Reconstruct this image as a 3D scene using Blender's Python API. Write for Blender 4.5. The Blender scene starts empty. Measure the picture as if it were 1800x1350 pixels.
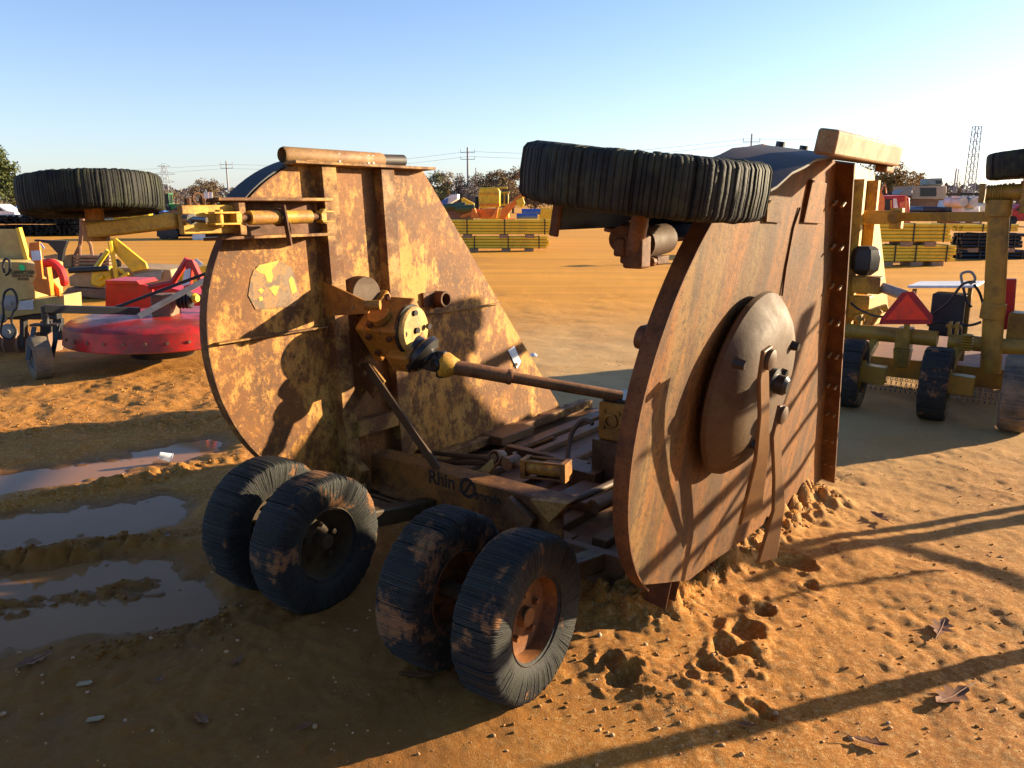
import bpy, bmesh, math, random
import numpy as np
from mathutils import Vector as V, Matrix, noise as mnoise
rnd = random.Random(7)
PI = math.pi
sc = bpy.context.scene
COL = sc.collection
# ---------------------------------------------------------------- camera
H, PITCH, FPX = 1.6, math.radians(12.825), 1400.0
cam = bpy.data.cameras.new("camera"); cam.lens = 28; cam.sensor_width = 36
cam.clip_start = 0.05; cam.clip_end = 8000
camo = bpy.data.objects.new("camera", cam); COL.objects.link(camo)
camo.location = (0, 0, H); camo.rotation_euler = (PI/2 - PITCH, 0, 0)
sc.camera = camo
# ------------------------------------------------ measuring: photograph pixel -> point on a plane of the place
def ray(px, py):
    a, b = (px-900)/FPX, (py-675)/FPX
    c, s = math.cos(PITCH), math.sin(PITCH)
    return V((a, c-b*s, -(s+b*c)))
def on(px, py, P, N):
    d = ray(px, py); C = V((0, 0, H))
    return C + d*((V(P)-C).dot(N)/d.dot(N))
def G(px, py, z=0.0): return on(px, py, (0, 0, z), V((0, 0, 1)))
def at(px, py, Y): return on(px, py, (0, Y, 0), V((0, 1, 0)))
# ------------------------------------------------ mesh builder
ID = Matrix.Identity(4)
def basis(o, x, y, z):
    return Matrix(((x[0], y[0], z[0], o[0]), (x[1], y[1], z[1], o[1]), (x[2], y[2], z[2], o[2]), (0, 0, 0, 1)))
def frame_z(p0, p1):
    z = (V(p1)-V(p0)).normalized()
    a = V((0, 0, 1)) if abs(z.z) < .9 else V((1, 0, 0))
    x = a.cross(z).normalized(); return basis(p0, x, z.cross(x), z)
class MB:
    def __init__(s, M=ID): s.v = []; s.f = []; s.M = M
    def add(s, vs, fs, L=ID):
        T = s.M @ L; n = len(s.v)
        s.v += [T @ V(p) for p in vs]; s.f += [tuple(i+n for i in f) for f in fs]; return s
    def box(s, c, d, L=ID, taper=1.0):
        x, y, z = d[0]/2, d[1]/2, d[2]/2; t = taper
        vs = [(-x, -y, -z), (x, -y, -z), (x, y, -z), (-x, y, -z), (-x*t, -y*t, z), (x*t, -y*t, z), (x*t, y*t, z), (-x*t, y*t, z)]
        return s.add(vs, [(0, 3, 2, 1), (4, 5, 6, 7), (0, 1, 5, 4), (1, 2, 6, 5), (2, 3, 7, 6), (3, 0, 4, 7)], Matrix.Translation(c) @ L)
    def b2(s, a, b):
        return s.box([(a[i]+b[i])/2 for i in range(3)], [abs(b[i]-a[i]) for i in range(3)])
    def bar(s, p0, p1, w, h, up=None):
        p0, p1 = V(p0), V(p1); z = (p1-p0).normalized(); u = V(up) if up else (V((0, 0, 1)) if abs(z.z) < .95 else V((0, 1, 0)))
        x = u.cross(z).normalized(); y = z.cross(x)
        return s.box((0, 0, 0), (w, h, (p1-p0).length), basis((p0+p1)/2, x, y, z))
    def lathe(s, prof, L=ID, n=24, cap=True):
        vs = []; fs = []; m = len(prof)
        for i in range(n):
            a = 2*PI*i/n
            vs += [(r*math.cos(a), r*math.sin(a), z) for r, z in prof]
        for i in range(n):
            j = (i+1) % n
            fs += [(i*m+k, j*m+k, j*m+k+1, i*m+k+1) for k in range(m-1)]
        if cap:
            fs.append(tuple(i*m for i in range(n))[::-1]); fs.append(tuple(i*m+m-1 for i in range(n)))
        return s.add(vs, fs, L)
    def cyl(s, p0, p1, r0, r1=None, n=16):
        r1 = r0 if r1 is None else r1
        return s.lathe([(r0, 0), (r1, (V(p1)-V(p0)).length)], frame_z(p0, p1), n)
    def tube(s, pts, r, n=8, closed=False):
        pts = [V(p) for p in pts]; vs = []; fs = []; m = len(pts); x = None
        for i, p in enumerate(pts):
            t = (pts[min(i+1, m-1)]-pts[max(i-1, 0)]).normalized()
            if x is None:
                a = V((0, 0, 1)) if abs(t.z) < .9 else V((1, 0, 0)); x = a.cross(t).normalized()
            x = (x - t*x.dot(t)).normalized(); y = t.cross(x)
            rr = r[i] if hasattr(r, '__len__') else r
            vs += [p + (x*math.cos(2*PI*k/n)+y*math.sin(2*PI*k/n))*rr for k in range(n)]
        for i in range(m-1):
            fs += [(i*n+k, i*n+(k+1) % n, (i+1)*n+(k+1) % n, (i+1)*n+k) for k in range(n)]
        fs.append(tuple(range(n))[::-1]); fs.append(tuple((m-1)*n+k for k in range(n)))
        return s.add(vs, fs)
    def prism(s, poly, z0, z1, L=ID):
        n = len(poly)
        vs = [(p[0], p[1], z0) for p in poly]+[(p[0], p[1], z1) for p in poly]
        fs = [tuple(range(n))[::-1], tuple(range(n, 2*n))]+[(i, (i+1) % n, n+(i+1) % n, n+i) for i in range(n)]
        return s.add(vs, fs, L)
    def sheet(s, line, w0, w1, t, L=ID):
        # a folded sheet: polyline (x, y) swept in z from w0 to w1, thickness t
        n = len(line); P = [V((p[0], p[1])) for p in line]; O = []
        for i in range(n):
            d = (P[min(i+1, n-1)]-P[max(i-1, 0)]).normalized(); O.append(P[i]+V((-d.y, d.x))*t)
        return s.prism([tuple(p) for p in P]+[tuple(p) for p in O[::-1]], w0, w1, L) if n == 2 else s._strip(P, O, w0, w1, L)
    def _strip(s, P, O, w0, w1, L):
        n = len(P); vs = []
        for i in range(n): vs += [(P[i].x, P[i].y, w0), (P[i].x, P[i].y, w1), (O[i].x, O[i].y, w1), (O[i].x, O[i].y, w0)]
        fs = [(0, 1, 2, 3), tuple((n-1)*4+k for k in (3, 2, 1, 0))]
        for i in range(n-1):
            fs += [(i*4+k, (i+1)*4+k, (i+1)*4+(k+1) % 4, i*4+(k+1) % 4) for k in range(4)]
        return s.add(vs, fs, L)
    def build(s, name, mat, parent=None, bevel=0, ang=35, smooth=True):
        inv = parent_inv(parent)
        me = bpy.data.meshes.new(name); me.from_pydata([inv @ p for p in s.v], [], s.f)
        bm = bmesh.new(); bm.from_mesh(me); bmesh.ops.recalc_face_normals(bm, faces=bm.faces); bm.to_mesh(me); bm.free()
        if smooth:
            me.polygons.foreach_set('use_smooth', [True]*len(me.polygons)); me.set_sharp_from_angle(angle=math.radians(ang))
        me.materials.append(mat)
        o = bpy.data.objects.new(name, me); COL.objects.link(o)
        if parent is not None: o.parent = parent
        if bevel:
            b = o.modifiers.new('bevel', 'BEVEL'); b.width = bevel; b.segments = 2; b.limit_method = 'ANGLE'; b.angle_limit = math.radians(50)
        return o
def parent_inv(p):
    M = Matrix.Identity(4)
    while p is not None:
        M = p.matrix_basis @ M; p = p.parent
    return M.inverted()
def tag(o, label, cat, group=None, kind=None):
    if label: o['label'] = label
    if cat: o['category'] = cat
    if group: o['group'] = group
    if kind: o['kind'] = kind
    return o
def thing(name, label, cat, loc, rz=0, group=None):
    o = bpy.data.objects.new(name, None); COL.objects.link(o)
    o.empty_display_size = .2; o.location = loc; o.rotation_euler = (0, 0, rz)
    o.matrix_basis = Matrix.Translation(loc) @ Matrix.Rotation(rz, 4, 'Z')
    return tag(o, label, cat, group)
def copy_tree(o, parent=None):
    c = o.copy(); COL.objects.link(c)
    if parent is not None: c.parent = parent
    for ch in [x for x in COL.objects if x.parent == o]: copy_tree(ch, c)
    return c
def text_mesh(name, s, size, M, mat, parent, depth=.0015, bold=0.0, align='CENTER'):
    cu = bpy.data.curves.new(name, 'FONT'); cu.body = s; cu.size = size; cu.extrude = depth; cu.align_x = align; cu.offset = bold
    t = bpy.data.objects.new(name, cu)
    COL.objects.link(t); bpy.context.view_layer.update()
    me = bpy.data.meshes.new_from_object(t.evaluated_get(bpy.context.evaluated_depsgraph_get()))
    COL.objects.unlink(t); bpy.data.objects.remove(t)
    me.transform(parent_inv(parent) @ M); me.materials.clear(); me.materials.append(mat)
    o = bpy.data.objects.new(name, me); COL.objects.link(o); o.parent = parent
    return o
# ---------------------------------------------------------------- materials
def nt(name):
    m = bpy.data.materials.new(name); m.use_nodes = True; t = m.node_tree; b = t.nodes['Principled BSDF']
    return m, t, b
def N(t, ty, **kw):
    n = t.nodes.new(ty)
    for k, v in kw.items():
        if k.startswith('i_'): n.inputs[k[2:].replace('_', ' ')].default_value = v
        else: setattr(n, k, v)
    return n
def noise(t, co, scale, detail=6, rough=.6, dist=0.0):
    n = N(t, 'ShaderNodeTexNoise', i_Scale=scale, i_Detail=detail, i_Roughness=rough, i_Distortion=dist)
    if co is not None: t.links.new(co, n.inputs['Vector'])
    return n.outputs['Fac']
def ramp(t, src, stops):
    r = N(t, 'ShaderNodeValToRGB'); e = r.color_ramp.elements
    while len(e) < len(stops): e.new(.5)
    for i, (p, c) in enumerate(stops):
        e[i].position = p; e[i].color = (*c, 1) if hasattr(c, '__len__') else (c, c, c, 1)
    t.links.new(src, r.inputs['Fac']); return r.outputs['Color']
def mix(t, fac, a, b, mode='MIX'):
    m = N(t, 'ShaderNodeMix', data_type='RGBA', blend_type=mode)
    for sck, v in ((m.inputs[0], fac), (m.inputs[6], a), (m.inputs[7], b)):
        if hasattr(v, 'is_output'): t.links.new(v, sck)
        elif hasattr(v, '__len__'): sck.default_value = (*v, 1)
        else: sck.default_value = v
    return m.outputs[2]
def bump(t, b, h, strength=.3, dist=.01):
    n = N(t, 'ShaderNodeBump'); n.inputs['Strength'].default_value = strength; n.inputs['Distance'].default_value = dist
    t.links.new(h, n.inputs['Height']); t.links.new(n.outputs['Normal'], b.inputs['Normal'])
def coords(t, stretch=None):
    tc = N(t, 'ShaderNodeTexCoord').outputs['Object']
    if stretch:
        mp = N(t, 'ShaderNodeMapping'); mp.inputs['Scale'].default_value = stretch; t.links.new(tc, mp.inputs['Vector']); tc = mp.outputs['Vector']
    return tc
def rusty(name, paint, rust, dark, s=6, lo=.45, hi=.55, rough=.75, bmp=.25, metallic=0.0, blotch=.6, spots=True, streak=None):
    m, t, b = nt(name); co = coords(t)
    n1 = noise(t, co, s, 10, .72); n2 = noise(t, co, s*.3, 5, .6); n3 = noise(t, co, s*14, 4, .6)
    a = N(t, 'ShaderNodeMath', operation='ADD'); t.links.new(n1, a.inputs[0])
    q = N(t, 'ShaderNodeMath', operation='MULTIPLY_ADD'); t.links.new(n2, q.inputs[0]); q.inputs[1].default_value = blotch; q.inputs[2].default_value = -.5*blotch
    t.links.new(q.outputs[0], a.inputs[1])
    c = mix(t, ramp(t, a.outputs[0], [(lo, 0), (hi, 1)]), paint, rust)
    c = mix(t, ramp(t, noise(t, co, s*.8, 6, .7), [(.5, 0), (.72, .85)]), c, dark)
    if spots: c = mix(t, ramp(t, n3, [(.3, .55), (.5, 0)]), c, dark)
    c = mix(t, ramp(t, n3, [(.58, 0), (.75, .35)]), c, [min(1, x*1.5) for x in paint])
    t.links.new(c, b.inputs['Base Color']); b.inputs['Roughness'].default_value = rough; b.inputs['Metallic'].default_value = metallic
    t.links.new(ramp(t, n1, [(.3, rough-.15), (.7, min(1, rough+.12))]), b.inputs['Roughness'])
    b.inputs['Specular IOR Level'].default_value = .3
    bump(t, b, a.outputs[0], bmp, .008); return m
def plain(name, col, rough=.6, var=.25, s=8, metallic=0.0, bmp=.1, spec=.4, dirt=None):
    m, t, b = nt(name); co = coords(t); n = noise(t, co, s, 6, .65)
    c = mix(t, ramp(t, n, [(.3, 0), (.7, 1)]), [x*(1-var) for x in col], [min(1, x*(1+var*.6)) for x in col])
    if dirt: c = mix(t, ramp(t, noise(t, co, s*.6, 8, .7), [(.48, 0), (.68, .8)]), c, dirt)
    t.links.new(c, b.inputs['Base Color']); b.inputs['Roughness'].default_value = rough; b.inputs['Metallic'].default_value = metallic
    b.inputs['Specular IOR Level'].default_value = spec
    if bmp: bump(t, b, n, bmp, .01)
    return m
def tyre_mat(name, rub, mud, lo, hi, moss=0.0, rough=.72):
    m, t, b = nt(name); co = coords(t); inf = N(t, 'ShaderNodeObjectInfo')
    ad = N(t, 'ShaderNodeVectorMath', operation='ADD'); t.links.new(co, ad.inputs[0]); t.links.new(inf.outputs['Random'], ad.inputs[1])
    k = ad.outputs[0]; n = noise(t, k, 5, 8, .7); n2 = noise(t, k, 60, 4, .7)
    c = mix(t, ramp(t, n2, [(.35, 0), (.7, 1)]), [x*.5 for x in rub], [x*1.6 for x in rub])
    sl = N(t, 'ShaderNodeAttribute', attribute_name='slab').outputs['Fac']; c = mix(t, ramp(t, sl, [(0, 0), (.55, .35), (1, 1)]), c, [min(1, x*1.7+.002) for x in rub])
    if moss: c = mix(t, ramp(t, noise(t, k, 9, 6, .7), [(.45, 0), (.65, moss)]), c, (.085, .09, .03))
    c = mix(t, ramp(t, n, [(lo, 0), (hi, .9)]), c, mud)
    t.links.new(c, b.inputs['Base Color']); t.links.new(ramp(t, n, [(lo, rough), (hi, .9)]), b.inputs['Roughness'])
    b.inputs['Specular IOR Level'].default_value = .28
    bump(t, b, mix(t, .5, n2, n), .5, .008); return m
class M: pass
def flaking(name):
    m, t, b = nt(name); co = coords(t); mp = N(t, 'ShaderNodeMapping'); mp.inputs['Scale'].default_value = (1, 1, 0.7); t.links.new(co, mp.inputs['Vector']); sv = mp.outputs['Vector']
    big = noise(t, co, 1.7, 3, .5); mid = noise(t, sv, 9.0, 12, .82); fine = noise(t, co, 42, 6, .75); gr = noise(t, co, 130, 3, .7)
    a = N(t, 'ShaderNodeMath', operation='MULTIPLY_ADD'); t.links.new(big, a.inputs[0]); a.inputs[1].default_value = .55; t.links.new(mid, a.inputs[2])
    sp_ = N(t, 'ShaderNodeSeparateXYZ'); t.links.new(co, sp_.inputs[0]); wb = ramp(t, sp_.outputs['Y'], [(.20, 0), (.30, .085), (.60, .085), (.72, 0)])
    a2 = N(t, 'ShaderNodeMath', operation='ADD'); t.links.new(a.outputs[0], a2.inputs[0]); t.links.new(wb, a2.inputs[1])
    f = ramp(t, a2.outputs[0], [(.715, 0), (.80, 1)])
    c = mix(t, ramp(t, noise(t, co, 3, 5, .6), [(.35, 0), (.65, 1)]), (0.55, 0.275, 0.055), (0.47, 0.190, 0.024))
    c = mix(t, ramp(t, fine, [(.56, 0), (.62, .6)]), c, (0.24, 0.095, 0.019))
    r = mix(t, ramp(t, noise(t, co, 4.5, 8, .7), [(.38, 0), (.62, 1)]), (0.20, 0.074, 0.013), (0.105, 0.043, 0.013))
    r = mix(t, ramp(t, fine, [(.56, 0), (.60, .8)]), r, (0.31, 0.128, 0.022))
    c = mix(t, f, c, r)
    c = mix(t, ramp(t, gr, [(.30, .7), (.42, 0)]), c, (0.076, 0.032, 0.011))
    t.links.new(c, b.inputs['Base Color']); b.inputs['Roughness'].default_value = .7; b.inputs['Specular IOR Level'].default_value = .3
    bump(t, b, mix(t, .5, a.outputs[0], fine), .35, .006); return m
M.wl = flaking('flaking_orange_paint')
def bare_rust(name):
    m, t, b = nt(name); co = coords(t); mp = N(t, 'ShaderNodeMapping'); mp.inputs['Scale'].default_value = (1, 1, .16); t.links.new(co, mp.inputs['Vector']); sv = mp.outputs['Vector']
    c = mix(t, ramp(t, noise(t, co, 2.2, 8, .7, .6), [(.36, 0), (.6, 1)]), (0.129, 0.050, 0.012), (0.087, 0.039, 0.012))
    c = mix(t, ramp(t, noise(t, sv, 4.0, 6, .65, .4), [(.43, 0), (.57, .9)]), c, (0.230, 0.080, 0.010))
    c = mix(t, ramp(t, noise(t, sv, 2.7, 5, .6), [(.52, 0), (.64, .75)]), c, (0.185, 0.108, 0.032))
    c = mix(t, ramp(t, noise(t, sv, 3.3, 6, .7, .3), [(.59, 0), (.70, .6)]), c, (0.105, 0.069, 0.009))
    f = noise(t, co, 38, 6, .75); g = noise(t, co, 120, 3, .7)
    c = mix(t, ramp(t, f, [(.36, .7), (.50, 0)]), c, (0.031, 0.016, 0.007))
    c = mix(t, ramp(t, f, [(.56, 0), (.74, .55)]), c, (0.184, 0.096, 0.028))
    c = mix(t, ramp(t, g, [(.30, .6), (.42, 0)]), c, (0.029, 0.014, 0.006))
    mp2 = N(t, 'ShaderNodeMapping'); mp2.inputs['Scale'].default_value = (1, 1, .07); t.links.new(co, mp2.inputs['Vector'])
    c = mix(t, ramp(t, noise(t, mp2.outputs['Vector'], 9, 6, .7), [(.48, 0), (.62, .7)]), c, (.055, .028, .012))
    t.links.new(c, b.inputs['Base Color']); b.inputs['Roughness'].default_value = .72; b.inputs['Specular IOR Level'].default_value = .25
    bump(t, b, mix(t, .5, f, g), .45, .006); return m
M.wr = bare_rust('bare_rust')
M.rib = rusty('rusted_paint_rib', (0.375, 0.193, 0.042), (0.128, 0.050, 0.015), (0.068, 0.028, 0.010), 6, .42, .54, .72, .3)
M.edge = rusty('dark_rust', (0.140, 0.051, 0.012), (0.070, 0.025, 0.008), (0.030, 0.014, 0.006), 7, .4, .6, .75, .3)
M.gear = rusty('yellow_gearbox_paint', (.42, .175, .022), (.24, .095, .02), (.08, .038, .016), 7, .46, .64, .6, .2)
M.yel = rusty('worn_yellow_paint', (.58, .31, .03), (.30, .13, .025), (.12, .05, .02), 7, .5, .65, .55, .25)
M.shaft = rusty('worn_dark_shaft', (.17, .075, .028), (.26, .115, .04), (.05, .028, .014), 6, .45, .6, .5, .15)
M.black = plain('greasy_black', (.018, .016, .015), .35, .4)
M.deck = rusty('wet_rusty_deck', (.13, .06, .024), (.19, .085, .026), (.03, .017, .010), 5, .45, .6, .6, .3)
M.deckside = rusty('deck_side_orange', (0.255, 0.106, 0.018), (0.112, 0.043, 0.012), (0.045, 0.021, 0.008), 6, .45, .6, .65, .3)
M.cap = rusty('pale_yellow_cap', (.58, .36, .10), (.42, .23, .05), (.10, .06, .03), 9, .48, .66, .55, .15)
M.pan = rusty('brown_rust_pan', (0.086, 0.044, 0.019), (0.062, 0.030, 0.012), (0.109, 0.068, 0.030), 5, .42, .6, .68, .3)
M.blade = rusty('worn_blade_steel', (0.162, 0.079, 0.032), (0.119, 0.054, 0.021), (0.108, 0.067, 0.032), 6, .45, .65, .48, .15)
M.flap = plain('dark_blue_black_steel', (.012, .011, .013), .6, .5, dirt=(.07, .035, .018))
M.skid = rusty('pale_rust_skid', (0.315, 0.179, 0.069), (0.225, 0.106, 0.037), (0.150, 0.071, 0.027), 8, .45, .6, .65, .3)
M.tyre = tyre_mat('laminated_rubber', (.013, .013, .012), (.24, .11, .042), .55, .61, .10)
M.tyreb = tyre_mat('laminated_rubber_mossy', (.011, .0105, .008), (.07, .045, .02), .66, .78, .35)
M.rim = rusty('rusty_rim', (0.225, 0.083, 0.019), (0.120, 0.045, 0.017), (0.038, 0.019, 0.011), 9, .42, .6, .6, .3)
M.rimd = rusty('dark_rim', (.075, .05, .02), (.05, .03, .014), (.03, .02, .012), 9, .42, .6, .6, .3)
M.white = plain('white_paint', (.78, .77, .74), .6, .08, bmp=0)
M.ink = plain('faded_black_print', (.022, .016, .012), .8, .6, 40, dirt=(.10, .05, .02))
M.hose = plain('brown_hose', (.10, .055, .025), .5, .3)
M.chrome = plain('oily_steel', (.25, .23, .21), .25, .3, metallic=.9)
# ================================================================ the big folding rotary mower
PSI = math.atan2(.6, .8); K = 1.13
RV, FV, ZV = V((.8, -.6, 0)), V((.6, .8, 0)), V((0, 0, 1))
ORG = V((-.2407, 3.1763, 0))
mower = thing('folding_rotary_mower', 'big rust-eaten orange rotary mower with both wings folded up, standing on the mud in front', 'mower', ORG, -PSI)
MF = Matrix.Translation(ORG + V((0, 0, 1.6*(1-K)))) @ basis((0, 0, 0), RV, FV, ZV) @ Matrix.Scale(K, 4)   # x right, y forward
MM = Matrix.Translation(ORG) @ basis((0, 0, 0), RV, FV, ZV)                                                # the same in metres above the ground
def wing_frame(side, th):
    X, Z = V((1, 0, 0)), V((0, 0, 1))
    U = Z*math.cos(th)+X*side*math.sin(th); Nn = X*side*math.cos(th)-Z*math.sin(th)
    return MF @ basis(V((side*.8084, 0, .267)), V((0, 1, 0)), U, Nn)
WL, WR = wing_frame(-1, .0566), wing_frame(1, .156)
def onW(W, px, py, n=0):
    o = W @ V((0, 0, n)); N_ = (W.to_3x3() @ V((0, 0, 1))).normalized()
    return W.inverted() @ on(px, py, o, N_)
def onY(px, py, y): return MF.inverted() @ on(px, py, MF @ V((0, y, 0)), FV)
def onX(px, py, x): return MF.inverted() @ on(px, py, MF @ V((x, 0, 0)), RV)
def arc(c, r, a0, a1, n): return [(c[0]+r*math.cos(a0+(a1-a0)*i/n), c[1]+r*math.sin(a0+(a1-a0)*i/n)) for i in range(n+1)]
def grid_plate(outline, t, cells=0): pass
# --- tyres made of laminated slabs
def tyre(name, ctr, axis, D, W, mat, parent, seed=1, nseg=230, rin=.5, amp=.8):
    r = random.Random(seed); Rr = D/2
    prof = [(-.38, rin), (-.46, .60), (-.50, .72), (-.50, .90), (-.465, .962), (-.38, .99), (0, 1.0), (.38, .99), (.465, .962), (.50, .90), (.50, .72), (.46, .60), (.38, rin)]
    m = MB(frame_z(ctr, V(ctr)+V(axis))); m_ = len(prof); vs = []; fs = []; k = 0
    a = 0.0; angs = []
    ws = [r.uniform(.6, 1.5) for _ in range(nseg)]; tot = sum(ws)
    for w in ws:
        angs.append((a, a+2*PI*w/tot)); a += 2*PI*w/tot
    low = 0
    for i, (a0, a1) in enumerate(angs):
        low = .75*low+r.gauss(0, .0014*amp)
        dr = low+r.gauss(0, .0012*amp)-(0.008*amp if r.random() < .07 else 0); da = r.gauss(0, .0011*amp); g = (a1-a0)*.16
        for aa, e in ((a0, -.0026*amp), (a0+g, 0), (a1-g, 0), (a1, -.0026*amp)):
            for z, q in prof:
                f = (q-rin)/(1-rin)
                rad = Rr*q + (dr+e)*(f if q > .6 else 0)
                zz = z*W*(1+ (da/W)*2*(1 if .6 < q < .95 else 0)) + (e*.3 if z > 0 else -e*.3)*(1 if .6 < q < .95 else 0)
                vs.append((rad*math.cos(aa), rad*math.sin(aa), zz)); 
            k += 1
    for i in range(k):
        j = (i+1) % k
        fs += [(i*m_+q, j*m_+q, j*m_+(q+1) % m_, i*m_+(q+1) % m_) for q in range(m_)]
    m.add(vs, fs)
    o = m.build(name, mat, parent, ang=50)
    at_ = o.data.attributes.new('slab', 'FLOAT', 'POINT'); sv = [r.random() for _ in range(nseg)]; at_.data.foreach_set('value', np.repeat(np.array(sv), 4*m_)[:len(o.data.vertices)])
    return o
def rim_bm(ctr, axis, D, W, nb=5, hole=True):
    r = D/2
    m = MB(frame_z(ctr, V(ctr)+V(axis)))
    # dished disc, both faces, rolled outer lip
    m.lathe([(r*.53, W*.43), (r*.55, W*.40), (r*.50, W*.36), (r*.47, W*.06), (r*.30, W*.02), (r*.22, W*.06), (r*.16, W*.07), (.004, W*.07)], n=40, cap=False)
    m.lathe([(r*.53, -W*.43), (r*.55, -W*.40), (r*.50, -W*.36), (r*.47, -W*.04), (r*.30, -W*.02), (.004, -W*.02)], n=40, cap=False)
    m.lathe([(r*.54, -W*.42), (r*.545, 0), (r*.54, W*.42)], n=40, cap=False)
    m.cyl((0, 0, W*.05), (0, 0, W*.22), r*.13, r*.11, 20)
    for i in range(nb):
        a = 2*PI*i/nb+.3; p = (r*.27*math.cos(a), r*.27*math.sin(a), W*.02)
        m.cyl(p, (p[0], p[1], W*.16), r*.045, n=6)
    return m
aw = math.radians(34.0); AX = V((math.cos(aw), -math.sin(aw), 0))   # the tail axle has swung a little
for i, (x, dz, sd) in enumerate(((.69, 0, 3), (.36, 0, 5), (-.325, -.01, 8), (-.645, -.01, 11))):
    c = MM @ V((x, -.475, .281+dz))
    w = rim_bm(c, AX, .558, .165, hole=True).build('wheel', M.rim if i < 2 else M.rimd, mower, ang=40)
    tyre('tyre', c, AX, .558, .165, M.tyre, w, sd)
# wing wheels, folded up so that they lie flat in the air
def leanaxis(W): return (W.to_3x3() @ V((0, 1, 0))).normalized()
cl = MF @ V((-1.175, -.645, 1.628)); cr = MF @ V((1.045, -.58, 1.645))
AXL = (leanaxis(WL)+V((0, 0, 0))).normalized(); AXL = (V((0, 0, 1))-RV*.10+FV*.02).normalized(); AXR = (V((0, 0, 1))+RV*.115-FV*.0).normalized()
for c, ax, mt, sd, wd, dd_ in ((cl, AXL, M.tyreb, 21, .150, .55), (cr, AXR, M.tyreb, 34, .132, .575)):
    w = rim_bm(c, -ax, dd_, wd).build('wing_wheel', M.rim, mower, ang=40)
    tyre('tyre', c, -ax, dd_, wd, mt, w, sd, nseg=150, amp=1.0)
# --- wings
SPC, SPR = (.30, .80), .73
def wing_outline(side):
    a = arc(SPC, SPR, math.radians(104), math.radians(232 if side > 0 else 245), 30)
    pts = [(.818, 1.487)] + [(.45, 1.497)] + a
    if side > 0: pts += [(.3, .05), (1.93, -.05)]
    else: pts += [(.3, .05), (1.0, .05), (1.946, .07)]
    return pts
def dented(name, outline, W, t, mat, parent, seed, amp):
    # sheet steel with the small waves of long use: the outline filled by a fine grid, both faces
    m = bmesh.new(); vs = [m.verts.new((p[0], p[1], 0)) for p in outline]; f = m.faces.new(vs)
    bmesh.ops.triangulate(m, faces=[f])
    for _ in range(5):
        long = [e for e in m.edges if e.calc_length() > .09]
        if not long: break
        bmesh.ops.subdivide_edges(m, edges=long, cuts=1, use_grid_fill=False); bmesh.ops.triangulate(m, faces=m.faces[:])
    b = MB(W); pts = [v.co.copy() for v in m.verts]
    for i, v in enumerate(m.verts): v.index = i
    fs = [tuple(v.index for v in q.verts) for q in m.faces]; n = len(pts)
    def dz(p): return amp*mnoise.noise(V((p.x*2.3+seed, p.y*2.3, seed*.7)))+amp*.35*mnoise.noise(V((p.x*7+seed, p.y*7, 1)))
    bd = [tuple(v.index for v in e.verts) for e in m.edges if len(e.link_faces) == 1]; m.free()
    for z in (-t/2, t/2): b.v += [W @ V((p.x, p.y, z+dz(p))) for p in pts]
    b.f += [q[::-1] for q in fs]+[tuple(i+n for i in q) for q in fs]+[(a, c, c+n, a+n) for a, c in bd]
    return b.build(name, mat, parent, ang=30)
wl = dented('wing', wing_outline(-1), WL, .008, M.wl, mower, 3.1, .0015)
wl['label'] = 'upright wing showing its ribbed flaking orange upper face'
wr = dented('wing', wing_outline(1), WR, .008, M.wr, mower, 8.4, .007)
wr['label'] = 'upright wing showing its bare rusty underside with blades'
def P2(W): return MB(W)
for side, W, par in ((-1, WL, wl), (1, WR, wr)):
    a = arc(SPC, SPR+.004, math.radians(112), math.radians(232 if side > 0 else 245), 34)
    P2(W).sheet(a, -.005 if side > 0 else -.007, .042 if side > 0 else .042, .005).build('skirt', M.edge if side > 0 else M.rib, par)
    # end sheet that closes the wing tip, now on top
    es = [(.80, 1.50), (.62, 1.503), (.5, 1.499), (.35, 1.507), (.2, 1.503), (.08, 1.506), (.0, 1.496), (-.1, 1.487), (-.17, 1.468), (-.25, 1.452), (-.33, 1.420), (-.40, 1.404), (-.45, 1.380)] if side > 0 else [(.75, 1.50), (.4, 1.515)]+arc(SPC, SPR+.014, math.radians(100), math.radians(133), 8)
    P2(W).sheet(es, .002, .215 if side > 0 else .15, .006).build('end_skirt', M.flap, par)
    if side > 0:
        f0, f1 = onW(W, 1460, 290, 0), onW(W, 1452, 800, 0)
        d = V((1.93-.818, -.05-1.487)).normalized()
        P2(W).sheet([(.822, 1.487), (1.934, -.05)], -.012, .066, .010).build('front_skirt', M.edge, par)
        # bolt holes show as bright rusty bolt heads
        for i in range(9):
            q = V((.80, 1.42)).lerp(V((1.90, -.02)), (i+.5)/9)
            
            for n_ in (.018, .048): b = P2(W); b.cyl((q.x+.030, q.y+.018, n_), (q.x+.004, q.y+.003, n_), .006, n=8); b.build('bolt', M.skid, par)
    else:
        P2(W).sheet([(.818, 1.482), (1.944, .07)], .006, .07, .008).build('front_skirt', M.edge, par)
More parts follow.
